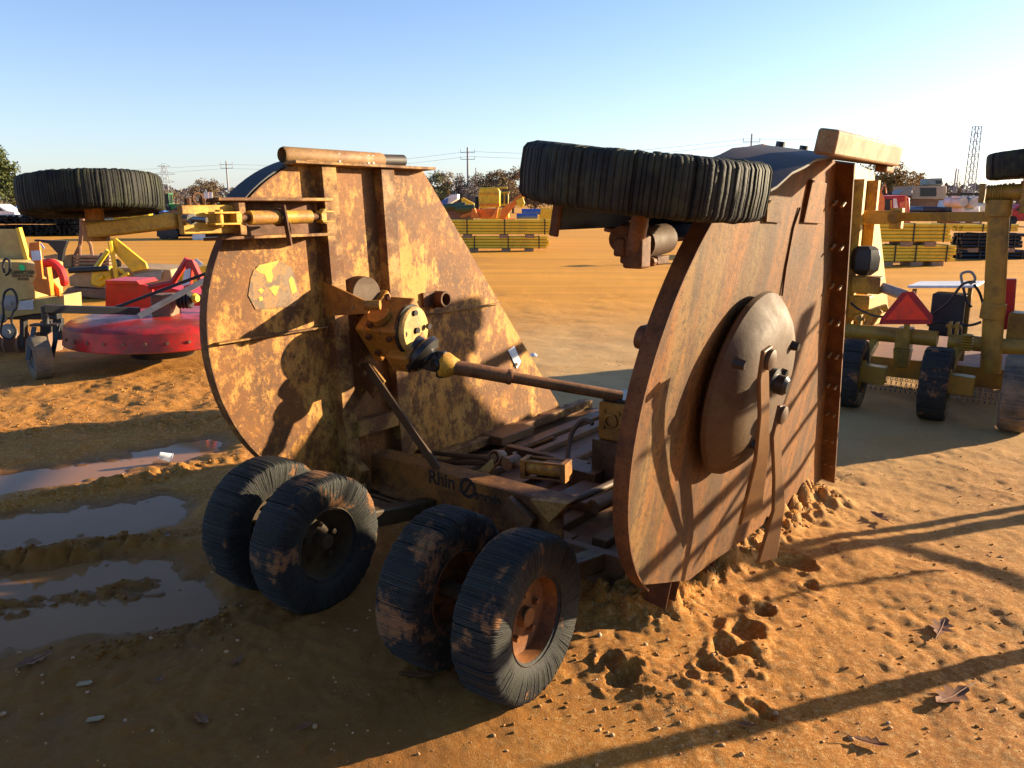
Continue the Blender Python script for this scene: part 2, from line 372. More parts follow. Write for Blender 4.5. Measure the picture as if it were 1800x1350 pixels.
# left wing: flange along the tip, ribs, shelves
b = P2(WL); b.b2((.0, 1.485, -.08), (.83, 1.497, .0)); b.build('tip_flange', M.rib, wl, .002)
def channel(W, u0, u1, v0, v1, h, mat, par, name='rib', w2=None):
    b = P2(W); b.b2((u0, v0, -h), (u1, v1, -h+.008)); b.b2((u0, v0, -h+.008), (u0+.008, v1, -.002)); b.b2((u1-.008, v0, -h+.008), (u1, v1, -.002))
    return b.build(name, mat, par, .003)
channel(WL, .150, .228, .06, 1.484, .055, M.rib, wl)
channel(WL, .490, .572, .10, 1.484, .055, M.rib, wl)
b = P2(WL); b.b2((-.405, .806, -.035), (.13, .814, -.003)); b.build('rib', M.rib, wl, .002)
b = P2(WL); b.b2((.55, .788, -.03), (1.365, .795, -.003)); b.build('rib', M.rib, wl, .002)
b = P2(WL); b.b2((.22, .30, -.07), (.47, .37, -.004)); b.build('rib', M.rib, wl, .002)
# underside of the left wing, seen only from the far side
b = P2(WL); b.lathe([(.30, .02), (.31, .05), (.27, .11), (.05, .12)], Matrix.Translation((.3, .8, 0)), 36); b.build('blade_pan', M.pan, wl)
# right wing: its ribs on the inner face
channel(WR, .135, .215, .0, 1.484, .085, M.edge, wr); channel(WR, .475, .545, .0, 1.484, .085, M.edge, wr)
b = P2(WR); b.b2((.1, 1.485, -.03), (.83, 1.497, .0)); b.build('tip_flange', M.edge, wr, .002)
b = P2(WR); b.box((.45, .8, -.12), (.16, .16, .20)); b.build('gearbox', M.gear, wr, .02)
# bearing cover half disc and its bolts, nozzle, hinge lug
b = P2(WL); q = onW(WL, 641, 512, -.05)
b.lathe([(.085, -.055), (.09, 0.0)], Matrix.Translation((q.x, q.y-.02, -.008)), 30); b.build('bearing_cover', M.pan, wl, .003)
b = P2(WL); q = onW(WL, 773, 526, -.03)
b.lathe([(.040, -.07), (.043, -.0)], Matrix.Translation((q.x, q.y, -.004)), 20, cap=False); b.lathe([(.030, -.07), (.030, -.01), (.001, -.01)], Matrix.Translation((q.x, q.y, -.004)), 20, cap=False)
b.lathe([(.030, -.07), (.040, -.07)], Matrix.Translation((q.x, q.y, -.004)), 20, cap=False); b.box((q.x-.06, q.y+.005, -.012), (.09, .07, .016)); b.build('filler_pipe', M.edge, wl)
# stickers
m_, t_, b_ = nt('torn_yellow_sticker'); co_ = coords(t_)
c_ = mix(t_, ramp(t_, noise(t_, co_, 14, 6, .6), [(.56, 0), (.58, 1)]), mix(t_, ramp(t_, noise(t_, co_, 22, 8, .75), [(.47, 0), (.5, 1)]), (.13, .075, .036), (.27, .13, .032)), (.19, .115, .055))
t_.links.new(c_, b_.inputs['Base Color']); b_.inputs['Roughness'].default_value = .7; M.stick = m_
b = P2(WL); qs = [onW(WL, *p, -.008) for p in ((441, 490), (447, 474), (462, 466), (497, 461), (513, 470), (520, 492), (528, 520), (519, 538), (490, 541), (450, 544), (437, 520))]
b.prism([(q.x, q.y) for q in qs], -.0066, -.0062); sk_ = b.build('sticker_residue', M.stick, wl)
M.shard = plain('yellow_sticker_film', (.62, .33, .012), .6, .25, 40, bmp=.02, dirt=(.3, .15, .03))
for P_ in (((449, 474), (456, 466), (470, 463), (492, 457), (486, 467), (478, 474), (481, 486), (477, 497), (470, 494), (466, 482), (458, 480)), ((508, 492), (513, 485), (518, 492), (523, 512), (514, 517), (511, 505)), ((473, 506), (482, 502), (492, 503), (488, 515), (484, 520), (478, 513)), ((454, 510), (460, 506), (465, 510), (460, 517)), ((455, 523), (462, 521), (463, 527), (457, 530))):
    b = P2(WL); qs = [onW(WL, *p, -.0095) for p in P_]; b.prism([(q.x, q.y) for q in qs], -.0074, -.0069); b.build('sticker_shard', M.shard, sk_)
b = P2(WL); qs = [onW(WL, *p, -.009) for p in ((893, 616), (904, 608), (916, 636), (909, 648))]
b.prism([(q.x, q.y) for q in qs], -.0095, -.0085); lb = b.build('sticker', M.white, wl); lb['label'] = 'white paper sticker'
q0 = onW(WL, 909, 641, -.0125); b = P2(WL); b.b2((q0.x-.018, q0.y-.008, -.0104), (q0.x+.010, q0.y+.012, -.0096)); b.build('sticker_print', M.ink, wl)
# skid shoes on the wing tips
b = P2(WR); b.b2((-.13, 1.497, .212), (.56, 1.557, .262)); b.b2((.47, 1.475, .215), (.57, 1.499, .25)); b.build('skid_shoe', M.skid, wr, .008)
b = P2(WL); b.lathe([(.030, 0), (.034, .01), (.034, .55), (.030, .56)], MFl := Matrix.Translation((.02, 1.528, .03)) @ Matrix.Rotation(PI/2, 4, 'Y'), 20, cap=False)
b.lathe([(.026, 0), (.026, .3), (.001, .3)], Matrix.Translation((.02, 1.528, .03)) @ Matrix.Rotation(PI/2, 4, 'Y'), 20, cap=False)
b.b2((.06, 1.485, .01), (.10, 1.50, .06)); b.build('skid_tube', M.skid, wl)
b = P2(WL); b.cyl((.58, 1.528, .03), (.72, 1.532, .03), .028, n=16); b.build('skid_tube', M.flap, wl)
for W, par, us in ((WL, wl, (.30, .47, .50)), (WR, wr, (.22, .43))):
    for u in us: b = P2(W); b.cyl((u, 1.50, .01), (u, 1.522 if par is wr else 1.545, .01), .013, n=6); b.build('bolt', M.black, par)
# --- left wing wheel bracket: two flanges, web, end box, turnbuckle, trailing arm, stem
b = P2(WL)
t0, t1 = onW(WL, 408, 354, -.12), onW(WL, 573, 357, -.12)
b.b2((-.40, 1.335, -.13), (.135, 1.347, -.004)); b.build('bracket_flange', M.rib, wl, .002)
b = P2(WL); b.b2((-.40, 1.195, -.13), (.135, 1.207, -.004)); b.build('bracket_flange', M.rib, wl, .002)
b = P2(WL); b.b2((-.39, 1.209, -.012), (.13, 1.333, -.004)); b.build('bracket_web', M.edge, wl)
bx0, bx1 = onX(320, 388, -.74), onX(421, 388, -.74)
b = MB(MF); y0, y1, z0, z1 = bx0.y, bx1.y, 1.492, 1.592
b.b2((-.765, y0, z0), (-.736, y1, z1))
b.build('pivot_box', M.yel, wl, .004)
b = MB(MF); yb = (y0+y1)/2-.05
b.cyl((-.735, yb-.05, 1.545), (-.700, yb-.05, 1.545), .020, n=14); b.cyl((-.705, yb-.045, 1.545), (-.66, yb-.02, 1.542), .010, n=10); b.build('pivot_pin', M.chrome, wl)
# turnbuckle along F
ty = lambda px: onX(px, 386, -.70).y
zt = 1.546
b = MB(MF); b.cyl((-.70, ty(438), zt), (-.70, ty(545), zt), .026, n=18); tb = b.build('turnbuckle', M.yel, wl)
for a_, c_ in ((418, 438), (545, 562)): b = MB(MF); b.cyl((-.70, ty(a_), zt), (-.70, ty(c_), zt), .014, n=12); b.build('threaded_rod', M.edge, tb)
for yy0, yy1 in ((ty(372), ty(418)), (ty(562), ty(584))):
    b = MB(MF); b.b2((-.72, yy0, zt+.016), (-.68, yy1, zt+.023)); b.b2((-.72, yy0, zt-.023), (-.68, yy1, zt-.016)); b.cyl((-.70, (yy0*.7+yy1*.3), zt-.028), (-.70, (yy0*.7+yy1*.3), zt+.03), .013, n=12); e_ = ty(415) if yy0 < ty(500) else ty(564); b.b2((-.72, e_-.012, zt-.016), (-.68, e_+.012, zt+.016)); b.build('clevis', M.yel, tb, .002)
b = MB(MF); yc = ty(492); b.lathe([(.027, -.012), (.034, -.012), (.034, .012), (.027, .012)], frame_z((-.70, yc, zt), (-.70, yc+.1, zt)), 18, cap=False)
b.bar((-.672, yc-.003, zt+.045), (-.668, yc+.016, zt-.105), .022, .007, (0, 1, 0)); b.bar((-.672, yc+.022, zt-.02), (-.668, yc+.024, zt-.06), .01, .004, (0, 1, 0)); b.build('locking_strap', M.edge, tb)
b = MB(MF); b.b2((-.80, ty(421), 1.485), (-.70, ty(433), 1.60)); b.build('bracket_plate', M.rib, wl, .003)
for yy in (-.50, -.44, -.40): b = MB(MF); b.cyl((-.79, yy, 1.592), (-.79, yy, 1.615), .012, n=8); b.build('bolt', M.edge, wl)
b = MB(MF); b.lathe([(.016, -.004), (.022, -.004), (.022, .004), (.016, .004)], frame_z((-.79, -.46, 1.615), (-.72, -.46, 1.615)), 14, cap=False); b.build('lifting_ring', M.edge, wl)
q0 = MF.inverted() @ cl
b = MB(MF); b.bar((-.80, y0+.03, 1.54), (q0.x+.01, q0.y-.02, 1.50), .055, .055); b.build('trailing_arm', M.yel, wl, .01)
b = MB(MF); b.cyl((q0.x, q0.y, 1.47), (q0.x+.004, q0.y, 1.60), .032, n=16); b.cyl((q0.x, q0.y, 1.462), (q0.x, q0.y, 1.535), .045, n=16); b.build('axle_stem', M.gear, wl, .004)
# --- right wing wheel bracket
q1 = MF.inverted() @ cr
b = MB(MF); b.cyl((q1.x-.02, q1.y+.01, 1.50), (q1.x, q1.y, 1.60), .019, n=16); b.build('axle_stem', M.rim, wr)
b = MB(MF)
jx, jy, jz = q1.x-.02, q1.y+.02, 1.508
b.box((jx, jy, jz-.012), (.046, .046, .070)); b.box((jx-.030, jy-.01, jz-.002), (.026, .04, .040)); b.box((jx-.022, jy-.005, jz-.028), (.02, .03, .02)); b.build('arm_knuckle', M.edge, wr, .006)
b = MB(MF); b.cyl((jx-.005, jy+.03, jz+.005), (jx+.0, jy+.13, jz+.012), .034, n=18); b.build('pivot_tube', M.pan, wr)
b = MB(MF); b.cyl((jx-.055, jy+.03, jz+.012), (jx-.09, jy+.16, jz+.02), .030, .036, n=18); b.build('pivot_tube', M.edge, wr)
b = MB(MF); b.box((jx+.0, jy+.09, jz-.034), (.04, .06, .02)); b.cyl((jx+.012, jy+.06, jz-.036), (jx+.012, jy+.04, jz-.036), .010, n=8); b.build('clamp', M.edge, wr, .004)
b = P2(WR); ul = onW(WR, 978, 400, -.16).x
b.b2((ul-.010, 1.25, -.172), (ul, 1.39, -.15)); b.b2((-.40, 1.255, -.16), (.14, 1.265, -.004)); b.b2((-.40, 1.375, -.16), (.14, 1.385, -.004)); b.build('wheel_bracket', M.edge, wr, .003)
b = P2(WR); b.b2((ul, 1.265, -.16), (.14, 1.375, -.150)); b.build('bracket_web', M.flap, wr, .003)  # black colour stands in for the shadow on this web
# lug tabs on the rear skirt
b = P2(WR)
q = onW(WR, 1131, 594, -.02); b.lathe([(.03, -.012), (.03, .012)], Matrix.Translation((q.x, q.y, -.02)), 18); b.b2((q.x, q.y-.03, -.03), (q.x+.06, q.y+.03, -.01))
q = onW(WR, 1131, 632, -.02); b.lathe([(.02, -.012), (.02, .012)], Matrix.Translation((q.x+.01, q.y, -.02)), 14); b.build('lug', M.rim, wr, .002)
# --- underside of the right wing: pads, seams, weld bead, pan, blades
for c in (((1348, 352), (1368, 352), (1372, 392), (1345, 390)), ((1427, 316), (1452, 322), (1442, 393), (1411, 391))):
    b = P2(WR); qs = [onW(WR, *p, .012) for p in c]; b.prism([(q.x, q.y) for q in qs], .004, .016); b.build('pad_plate', M.wr, wr, .002)
b = P2(WR); qs = [onW(WR, *p, .01) for p in ((1408, 365), (1396, 400), (1383, 470), (1376, 520))]
for i in range(3): b.bar((qs[i].x, qs[i].y, .008), (qs[i+1].x, qs[i+1].y, .008), .006, .006)
b.build('weld_seam', M.edge, wr)
pc = (.285, .79)
b = P2(WR)
b.lathe([(.292, .012), (.30, .02), (.297, .034), (.275, .058), (.245, .082), (.215, .098), (.18, .107), (.12, .113), (.05, .116), (.001, .116)], Matrix.Translation((pc[0], pc[1], .02)), 64, cap=False)
b.build('blade_pan', M.pan, wr, ang=28)
b = P2(WR); hc = onW(WR, 1357, 672, .15)
b.lathe([(.045, .14), (.045, .16), (.03, .165), (.03, .19), (.02, .20), (.001, .20)], Matrix.Translation((hc.x, hc.y, 0)), 18); b.build('spindle_nut', M.black, wr)
for p in ((1395, 608), (1374, 655), (1327, 782), (1300, 640)):
    q = onW(WR, *p, .135); b = P2(WR); b.cyl((q.x, q.y, .12), (q.x, q.y, .152), .017, .013, n=8); b.build('bolt', M.black, wr)
def blade(pts, w, n, name='blade'):
    b = P2(WR); qs = [onW(WR, *p, nn) for p, nn in zip(pts, n)]
    vs = []; fs = []; th = .012
    for i, q in enumerate(qs):
        d = (qs[min(i+1, len(qs)-1)]-qs[max(i-1, 0)]); d = V((d.x, d.y)).normalized(); s_ = V((-d.y, d.x)); ww = w[i]/2
        tw = (.0, .0, .0, .25, .5)[i] if len(qs) == 5 else 0
        for sx, sz in ((-1, -1), (1, -1), (1, 1), (-1, 1)):
            vs.append((q.x+s_.x*ww*sx, q.y+s_.y*ww*sx, q.z+th/2*sz+sx*ww*tw))
    for i in range(len(qs)-1):
        fs += [(i*4+k, i*4+(k+1) % 4, (i+1)*4+(k+1) % 4, (i+1)*4+k) for k in range(4)]
    fs += [(0, 1, 2, 3)[::-1], tuple((len(qs)-1)*4+k for k in range(4))]
    b.add(vs, fs); bl = b.build(name, M.blade, wr, .004)
    return bl
bl1 = blade([(1348, 612), (1341, 660), (1342, 720), (1338, 800), (1318, 912)], [.062, .062, .062, .062, .08], [.165, .168, .175, .17, .13])
bl2 = blade([(1374, 712), (1363, 760), (1366, 830), (1368, 890), (1347, 985)], [.055, .058, .06, .062, .078], [.165, .17, .175, .18, .18])
for p, nn in (((1349, 631), .17), ((1371, 728), .17)):
    q = onW(WR, *p, nn); b = P2(WR); b.lathe([(.030, -.004), (.030, .006), (.018, .012), (.001, .012)], Matrix.Translation((q.x, q.y, nn+.008)), 16); b.build('blade_bolt', M.pan, wr)
# --- left gearbox on its bracket
gx = -.475; gy, gz = .41, 1.075
gc = onY(729, 580, gy); gx, gz = gc.x, gc.z
b = MB(MF); L = Matrix.Translation((gx-.005, gy, gz)) @ Matrix.Rotation(math.radians(9), 4, 'Z') @ Matrix.Rotation(math.radians(38), 4, 'X')
b.box((-.105, 0, 0), (.17, .215, .185), L); b.box((-.04, 0, -.10), (.12, .17, .10), L); b.box((-.205, 0, 0), (.05, .25, .22), L); gb = b.build('gearbox', M.gear, wl, .012)
b = MB(MF); Lc = frame_z((gx-.02, gy, gz), (gx+.1, gy+.02, gz)); b.lathe([(.103, 0), (.103, .018), (.094, .026), (.03, .030), (.001, .030)], Lc, 40); cp = b.build('gearbox_cap', M.cap, gb)
b = MB(MF)
for i in range(4):
    a = PI/2*i+.1; b.cyl((gx+.004, gy+.078*math.cos(a), gz+.078*math.sin(a)), (gx+.020, gy+.078*math.cos(a), gz+.078*math.sin(a)), .013, n=6)
b.cyl((gx+.008, gy, gz), (gx+.022, gy, gz), .014, n=6)
b.build('bolt', M.black, gb)
b = MB(MF); b.lathe([(.112, -.014), (.112, .002)], Lc, 40); b.build('gasket', M.black, gb)
b = MB(MF)
for yy, zz in ((-.075, .06), (.075, .06), (-.075, -.06), (.06, -.06)):
    p = L @ V((-.14, yy*1.15, zz*1.6)); b.cyl(p, p+(L.to_3x3() @ V((0, 0, .02 if zz > 0 else -.02))), .014, n=6)
for xx in (-.16, -.05):
    for zz in (-.05, .05):
        p = L @ V((xx, -.105, zz)); b.cyl(p, p+(L.to_3x3() @ V((0, -.014, 0))), .014, n=6)
b.build('bolt', M.edge, gb)
b = MB(MF); p = L @ V((-.12, -.03, .09)); d = L.to_3x3() @ V((0, 0, .05)); b.cyl(p, p+d*.6, .05, n=18); b.build('side_cover', M.gear, gb)
b = MB(MF); b.cyl((gx-.28, gy, gz), (gx-.18, gy, gz), .085, .10, n=20); b.build('gearbox_neck', M.rib, gb)
# triangular bracket plate and tie
b = MB(MF); u_ = .150
y_ = u_
qa, qb, qc, qd = onY(567, 493, y_), onY(572, 556, y_), onY(648, 551, y_), onY(650, 532, y_)
b.add([(q.x, y_-.006, q.z) for q in (qa, qb, qc, qd)]+[(q.x, y_+.006, q.z) for q in (qa, qb, qc, qd)], [(0, 1, 2, 3), (7, 6, 5, 4), (0, 4, 5, 1), (1, 5, 6, 2), (2, 6, 7, 3), (3, 7, 4, 0)]); b.build('stay_plate', M.gear, wl, .002)
b = MB(MF); q = onY(620, 541, y_-.008); b.cyl((q.x, y_-.009, q.z), (q.x, y_+.02, q.z), .011, n=10); b.build('bolt', M.skid, wl)
b = MB(MF); b.cyl((qd.x-.025, y_-.005, qd.z-.012), (qd.x+.03, y_+.03, qd.z-.01), .020, n=16); b.build('stay_bush', M.gear, wl)
# universal joint and drive shaft to the centre gearbox
p1 = onY(722, 606, .42); p2 = onY(754, 634, .45); p3 = onY(786, 643, .48); p4 = onY(1092, 697, 1.05); p35 = p3.lerp(p4, .36)
b = MB(MF); b.cyl(p1, p2, .065, .055, 18); b.lathe([(.06, 0), (.098, .02), (.10, .045), (.07, .07)], frame_z(p1.lerp(p2, .3), p2), 26); b.build('input_hub', M.black, mower)
b = MB(MF); d = (p3-p2).normalized()
b.bar(p2-d*.03, p3, .06, .075); b.cyl(p2+d*.06+V((0, -.05, 0)), p2+d*.06+V((0, .05, 0)), .026, n=14); b.cyl(p2+d*.06+V((0, 0, -.06)), p2+d*.06+V((0, 0, .06)), .026, n=14); b.build('universal_joint', M.black, mower, .008)
b = MB(MF); b.lathe([(.03, -.02), (.058, 0), (.058, .03), (.042, .06), (.034, .08)], frame_z(p3-d*.03, p4), 20); b.build('shaft_yoke', M.yel, mower)
b = MB(MF); b.cyl(p3, p35, .033, n=20); b.cyl(p35, p4, .026, n=20); b.lathe([(.034, 0), (.037, .01), (.034, .02)], frame_z(p35-(p4-p3).normalized()*.02, p4), 20); b.build('drive_shaft', M.shaft, mower)
# centre gearbox
cg = V((.15, 1.12, 0))
q0, q1_ = onY(1052, 705, 1.0), onY(1105, 782, 1.0)
b = MB(MF); b.b2((q0.x, 1.0, q1_.z), (q1_.x+.06, 1.24, q0.z)); cgb = b.build('centre_gearbox', M.gear, mower, .012)
b = MB(MF); q = onY(1073, 740, .99); b.lathe([(.035, 0), (.035, .014), (.024, .016), (.024, .004), (.001, .004)], frame_z((q.x, 1.0, q.z), (q.x, .9, q.z)), 18)
for i in range(4):
    a = PI/4+PI/2*i; b.cyl((q.x+.055*math.cos(a), 1.0, q.z+.055*math.sin(a)), (q.x+.055*math.cos(a), .988, q.z+.055*math.sin(a)), .009, n=6)
b.build('bearing_cap', M.gear, cgb)
b = MB(MF); b.b2((q0.x+.01, 1.02, q0.z), (q1_.x+.04, 1.22, q0.z+.018)); b.cyl((q1_.x, 1.1, q0.z+.018), (q1_.x, 1.1, q0.z+.04), .02, n=8); b.cyl((q0.x+.04, 1.06, q0.z+.018), (q0.x+.04, 1.06, q0.z+.032), .012, n=6); b.build('top_cover', M.black, cgb, .004)
b = MB(MF); b.b2((q0.x-.02, .98, .27), (q1_.x+.1, 1.26, q1_.z)); b.build('gearbox_stand', M.deck, mower, .006)
# --- centre deck
DZ = .275
b = MB(MF)
b.b2((-.80, .30, DZ-.012), (.66, 2.30, DZ)); b.build('deck_plate', M.deck, mower)
b = MB(MF)
for x in (-.62, -.50, -.28, -.06, .16, .38, .58):
    b.b2((x-.035, .42, DZ), (x+.035, 2.28, DZ+.035))
b.build('deck_rib', M.deck, mower, .006)
b = MB(MF); b.b2((-.80, .28, .19), (-.79, 2.3, DZ+.05)); b.b2((.65, .60, .19), (.66, 2.3, DZ+.03)); b.b2((-.79, .285, .19), (.65, .295, DZ-.013)); b.b2((-.79, 2.29, .19), (.65, 2.3, DZ-.013)); b.build('deck_skirt', M.deck, mower)
for x_ in (-.77, .62):
    b = MB(MF); b.bar((x_, .45, DZ+.055), (x_, 2.2, DZ+.055), .05, .05); b.build('hinge_rail', M.rib, mower, .008)
for k in range(6):
    y0 = .5+k*.3; b = MB(MF); b.cyl((-.80, y0, DZ+.055), (-.80, y0+.16, DZ+.055), .026, n=12); b.build('hinge_barrel', M.rib, mower)
# rear cross beam with the worn lettering
bl, br = onY(655, 799, .30), onY(985, 893, .30)
b = MB(MF)
zt_ = .465; b.b2((-.775, .30, .295), (.285, .312, zt_)); b.b2((-.775, .312, zt_-.012), (.285, .42, zt_)); b.b2((-.775, .312, .295), (.285, .42, .307)); beam = b.build('rear_beam', M.deckside, mower, .004)
LT = MF @ basis(V((0, .2985, 0)), V((1, 0, 0)), V((0, 0, 1)), V((0, -1, 0)))
def let(px, py, s, sz, bold=.0):
    q = onY(px, py, .2985); return text_mesh('lettering', s, sz, MF @ basis(V((q.x, .2992, q.z)), V((1, 0, 0)), V((0, 0, 1)), V((0, -1, 0))), M.ink, beam, .0006, bold)
let(776, 854, 'Rhin', .085, .002); let(857, 883, 'servis', .06, .0018)
b = MB(MF); q = onY(822, 858, .2985); b.lathe([(.030, 0), (.045, 0), (.045, .0012), (.030, .0012)], frame_z((q.x, .2994, q.z), (q.x, .2, q.z)), 24, cap=False); b.bar((q.x-.02, .2986, q.z-.03), (q.x+.02, .2986, q.z+.03), .012, .001, (0, 1, 0)); b.build('emblem', M.ink, beam)
# lower rear tube, axle arms, axle stubs
b = MB(MF); b.cyl((-.75, .36, .25), (.64, .36, .25), .045, n=16); b.build('rear_tube', M.deckside, mower)
for x in (-.457, .525):
    b = MB(MM); b.bar((x, -.44, .27), (x, .34, .13), .08, .08); b.build('axle_arm', M.rimd, mower, .008)
    c = V((x, -.485, .285)); Rl = MM.inverted().to_3x3() @ AX
    b = MB(MM); b.cyl(c-Rl*.20, c+Rl*.20, .030, n=14); b.build('axle', M.rimd, mower)
    b = MB(MM); b.box((x, -.36, .29), (.10, .20, .025)); b.cyl((x, -.40, .22), (x, -.40, .34), .035, n=14); b.build('caster_plate', M.rimd, mower, .006)
# clevis bracket at the left end of the beam, hinge lug with hole
b = MB(MF); ps = [onY(*p, .27) for p in ((608, 802), (650, 838), (632, 848), (601, 800))]
e0, e1 = onY(604, 797, .24), onY(640, 838, .20)
b.bar(e0, e1, .07, .045, (0, -1, 0)); b.bar(onY(576, 792, .24), onY(604, 800, .24), .05, .04, (0, 0, 1)); b.build('hinge_clevis', M.rib, mower, .005)
b = MB(MF); q = onY(639, 782, .36); b.box((q.x, .36, q.z-.03), (.055, .012, .09)); b.cyl((q.x, .354, q.z+.015), (q.x, .366, q.z+.015), .0275, n=20); lg = b.build('hinge_lug', M.deckside, mower, .002)
b = MB(MF); b.cyl((q.x, .352, q.z), (q.x, .370, q.z), .010, n=12); b.build('lug_pin', M.skid, lg)
# diagonal tie bar
s0, s1 = onY(642, 640, .33), onY(770, 826, .33)
b = MB(MF); b.bar(s0, s1, .042, .008, (0, -1, .0)); b.bar(s0+V((-.018, .02, 0)), s1+V((-.018, .02, 0)), .008, .04, (0, -1, 0)); b.build('tie_bar', M.pan, mower, .002)
b = MB(MF); q = onY(655, 672, .34); b.box((q.x, .345, q.z), (.10, .012, .12), Matrix.Rotation(.7, 4, 'Y')); b.build('tie_gusset', M.rib, mower, .002)
# wedge plate at the right end of the beam
b = MB(MF); ps = [onY(*p, .24) for p in ((930, 878), (998, 886), (965, 920))]; ps2 = [V((q.x, .30, q.z)) for q in ps]
b.add([tuple(q) for q in ps+ps2], [(0, 1, 2), (5, 4, 3), (0, 3, 4, 1), (1, 4, 5, 2), (2, 5, 3, 0)]); b.build('gusset', M.rib, mower, .003)
b = MB(MF); b.b2((.30, .26, .25), (.58, .30, .34)); b.bar(onY(890, 885, .27), onY(935, 925, .27), .08, .03, (0, -1, 0)); b.build('rear_plate', M.deck, mower, .004)
# hydraulic cylinder and fittings
c0, c1, c2, c3 = onY(875, 805, .60), onY(925, 820, .62), onY(995, 828, .66), onY(836, 840, .56)
b = MB(MF); b.cyl(c1, c2, .032, n=18); cy = b.build('hydraulic_cylinder', M.yel, mower)
b = MB(MF); dd = (c2-c1).normalized(); b.bar(c1-dd*.012, c1+dd*.012, .085, .085); b.bar(c2-dd*.012, c2+dd*.012, .085, .085)
for s_ in ((.036, .036), (-.036, .036), (.036, -.036), (-.036, -.036)):
    xx = dd.cross(V((0, 0, 1))).normalized(); off = xx*s_[0]+xx.cross(dd)*s_[1]; b.cyl(c1+off, c2+off, .006, n=6)
b.build('tie_rod', M.gear, cy)
b = MB(MF); b.cyl(c0, c1, .018, n=14); b.lathe([(.028, -.03), (.036, -.03), (.036, .03), (.028, .03)], frame_z(c0, c0+V((0, -1, .3))), 18, cap=False); b.cyl(c0-V((0, .035, -.01)), c0+V((0, .035, -.01)), .020, n=12); b.cyl(c0.lerp(c1, .5)-V((0, .04, 0)), c0.lerp(c1, .5)+V((0, .04, 0)), .03, n=12); b.build('rod_end', M.shaft, cy)
b = MB(MF); b.add([tuple(q) for q in (onY(822, 842, .54), onY(866, 806, .56), onY(868, 822, .56), onY(845, 850, .54))]+[tuple(q+V((0, .03, 0))) for q in (onY(822, 842, .54), onY(866, 806, .56), onY(868, 822, .56), onY(845, 850, .54))], [(0, 1, 2, 3), (7, 6, 5, 4), (0, 4, 5, 1), (1, 5, 6, 2), (2, 6, 7, 3), (3, 7, 4, 0)]); b.build('cylinder_anchor', M.cap, mower, .003)
def spl(P, n=10):
    out = []
    for i in range(len(P)-1):
        a, b_, c, d = P[max(i-1, 0)], P[i], P[i+1], P[min(i+2, len(P)-1)]
        for k in range(n):
            t = k/n; out.append(.5*((2*b_)+(-a+c)*t+(2*a-5*b_+4*c-d)*t*t+(-a+3*b_-3*c+d)*t**3))
    return out+[P[-1]]
for pts, r in ((((1042, 745, .9), (1026, 738, .9), (1006, 760, .85), (998, 800, .78), (1002, 822, .72)), .011),
               (((868, 806, .6), (800, 800, .62), (735, 793, .65), (713, 790, .7), (722, 782, .8), (790, 778, .95)), .012),
               (((868, 814, .6), (800, 813, .6), (740, 808, .6), (715, 800, .62)), .012),
               (((1000, 884, .5), (1040, 866, .62), (1085, 845, .8)), .016), (((975, 770, 1.1), (930, 788, 1.2), (900, 800, 1.0)), .012)):
    b = MB(MF); b.tube(spl([onY(px, py, y) for px, py, y in pts]), r, 10); b.build('hydraulic_hose', M.hose, mower)
b = MB(MF)
for (px, py, y, dx, dy, dz) in ((960, 800, 1.1, .5, .05, .04), (880, 770, 1.3, .25, .3, .05), (1030, 842, .75, .18, .25, .04), (1010, 800, .95, .3, .12, .07)):
    q = onY(px, py, y); b.box((q.x, q.y, DZ+.035+dz/2), (dx, dy, dz))
b.build('deck_bracket', M.deck, mower, .005)
b = MB(MF); b.cyl((.30, .50, .40), (.42, 1.7, .40), .03, n=14); b.cyl((.55, .45, .34), (.60, 1.5, .34), .045, n=14); b.build('deck_tube', M.deck, mower)
b = MB(MF); b.bar((0, 2.2, .30), (0, 3.1, .27), .12, .12); b.build('drawbar', M.deckside, mower, .01)
# mud caked on the treads
# ================================================================ ground
def hash2(ix, iy, s):
    h = (ix*374761393 + iy*668265263 + s*2147483647) & 0xffffffff
    h = ((h ^ (h >> 13))*1274126177) & 0xffffffff
    return ((h ^ (h >> 16)) & 0xffff)/65535.0
def vnoise(x, y, s=0):
    ix, iy = np.floor(x).astype(np.int64), np.floor(y).astype(np.int64); fx, fy = x-ix, y-iy
    fx = fx*fx*fx*(fx*(fx*6-15)+10); fy = fy*fy*fy*(fy*(fy*6-15)+10)
    a, b, c, d = hash2(ix, iy, s), hash2(ix+1, iy, s), hash2(ix, iy+1, s), hash2(ix+1, iy+1, s)
    return (a*(1-fx)+b*fx)*(1-fy)+(c*(1-fx)+d*fx)*fy-.5
def fbm(x, y, sc_, o=4, s=0, g=.5):
    r = 0; a = 1
    for i in range(o):
        r = r+a*vnoise(x*sc_+i*17.3, y*sc_-i*9.1, s+i); sc_ *= 2.03; a *= g
    return r
def seg_d(x, y, p, q):
    dx, dy = q[0]-p[0], q[1]-p[1]; L2 = dx*dx+dy*dy
    t = ((x-p[0])*dx+(y-p[1])*dy)/L2; tc = np.clip(t, 0, 1)
    return np.hypot(x-p[0]-tc*dx, y-p[1]-tc*dy), t
def g2(px, py):
    v = G(px, py); return (v.x, v.y)
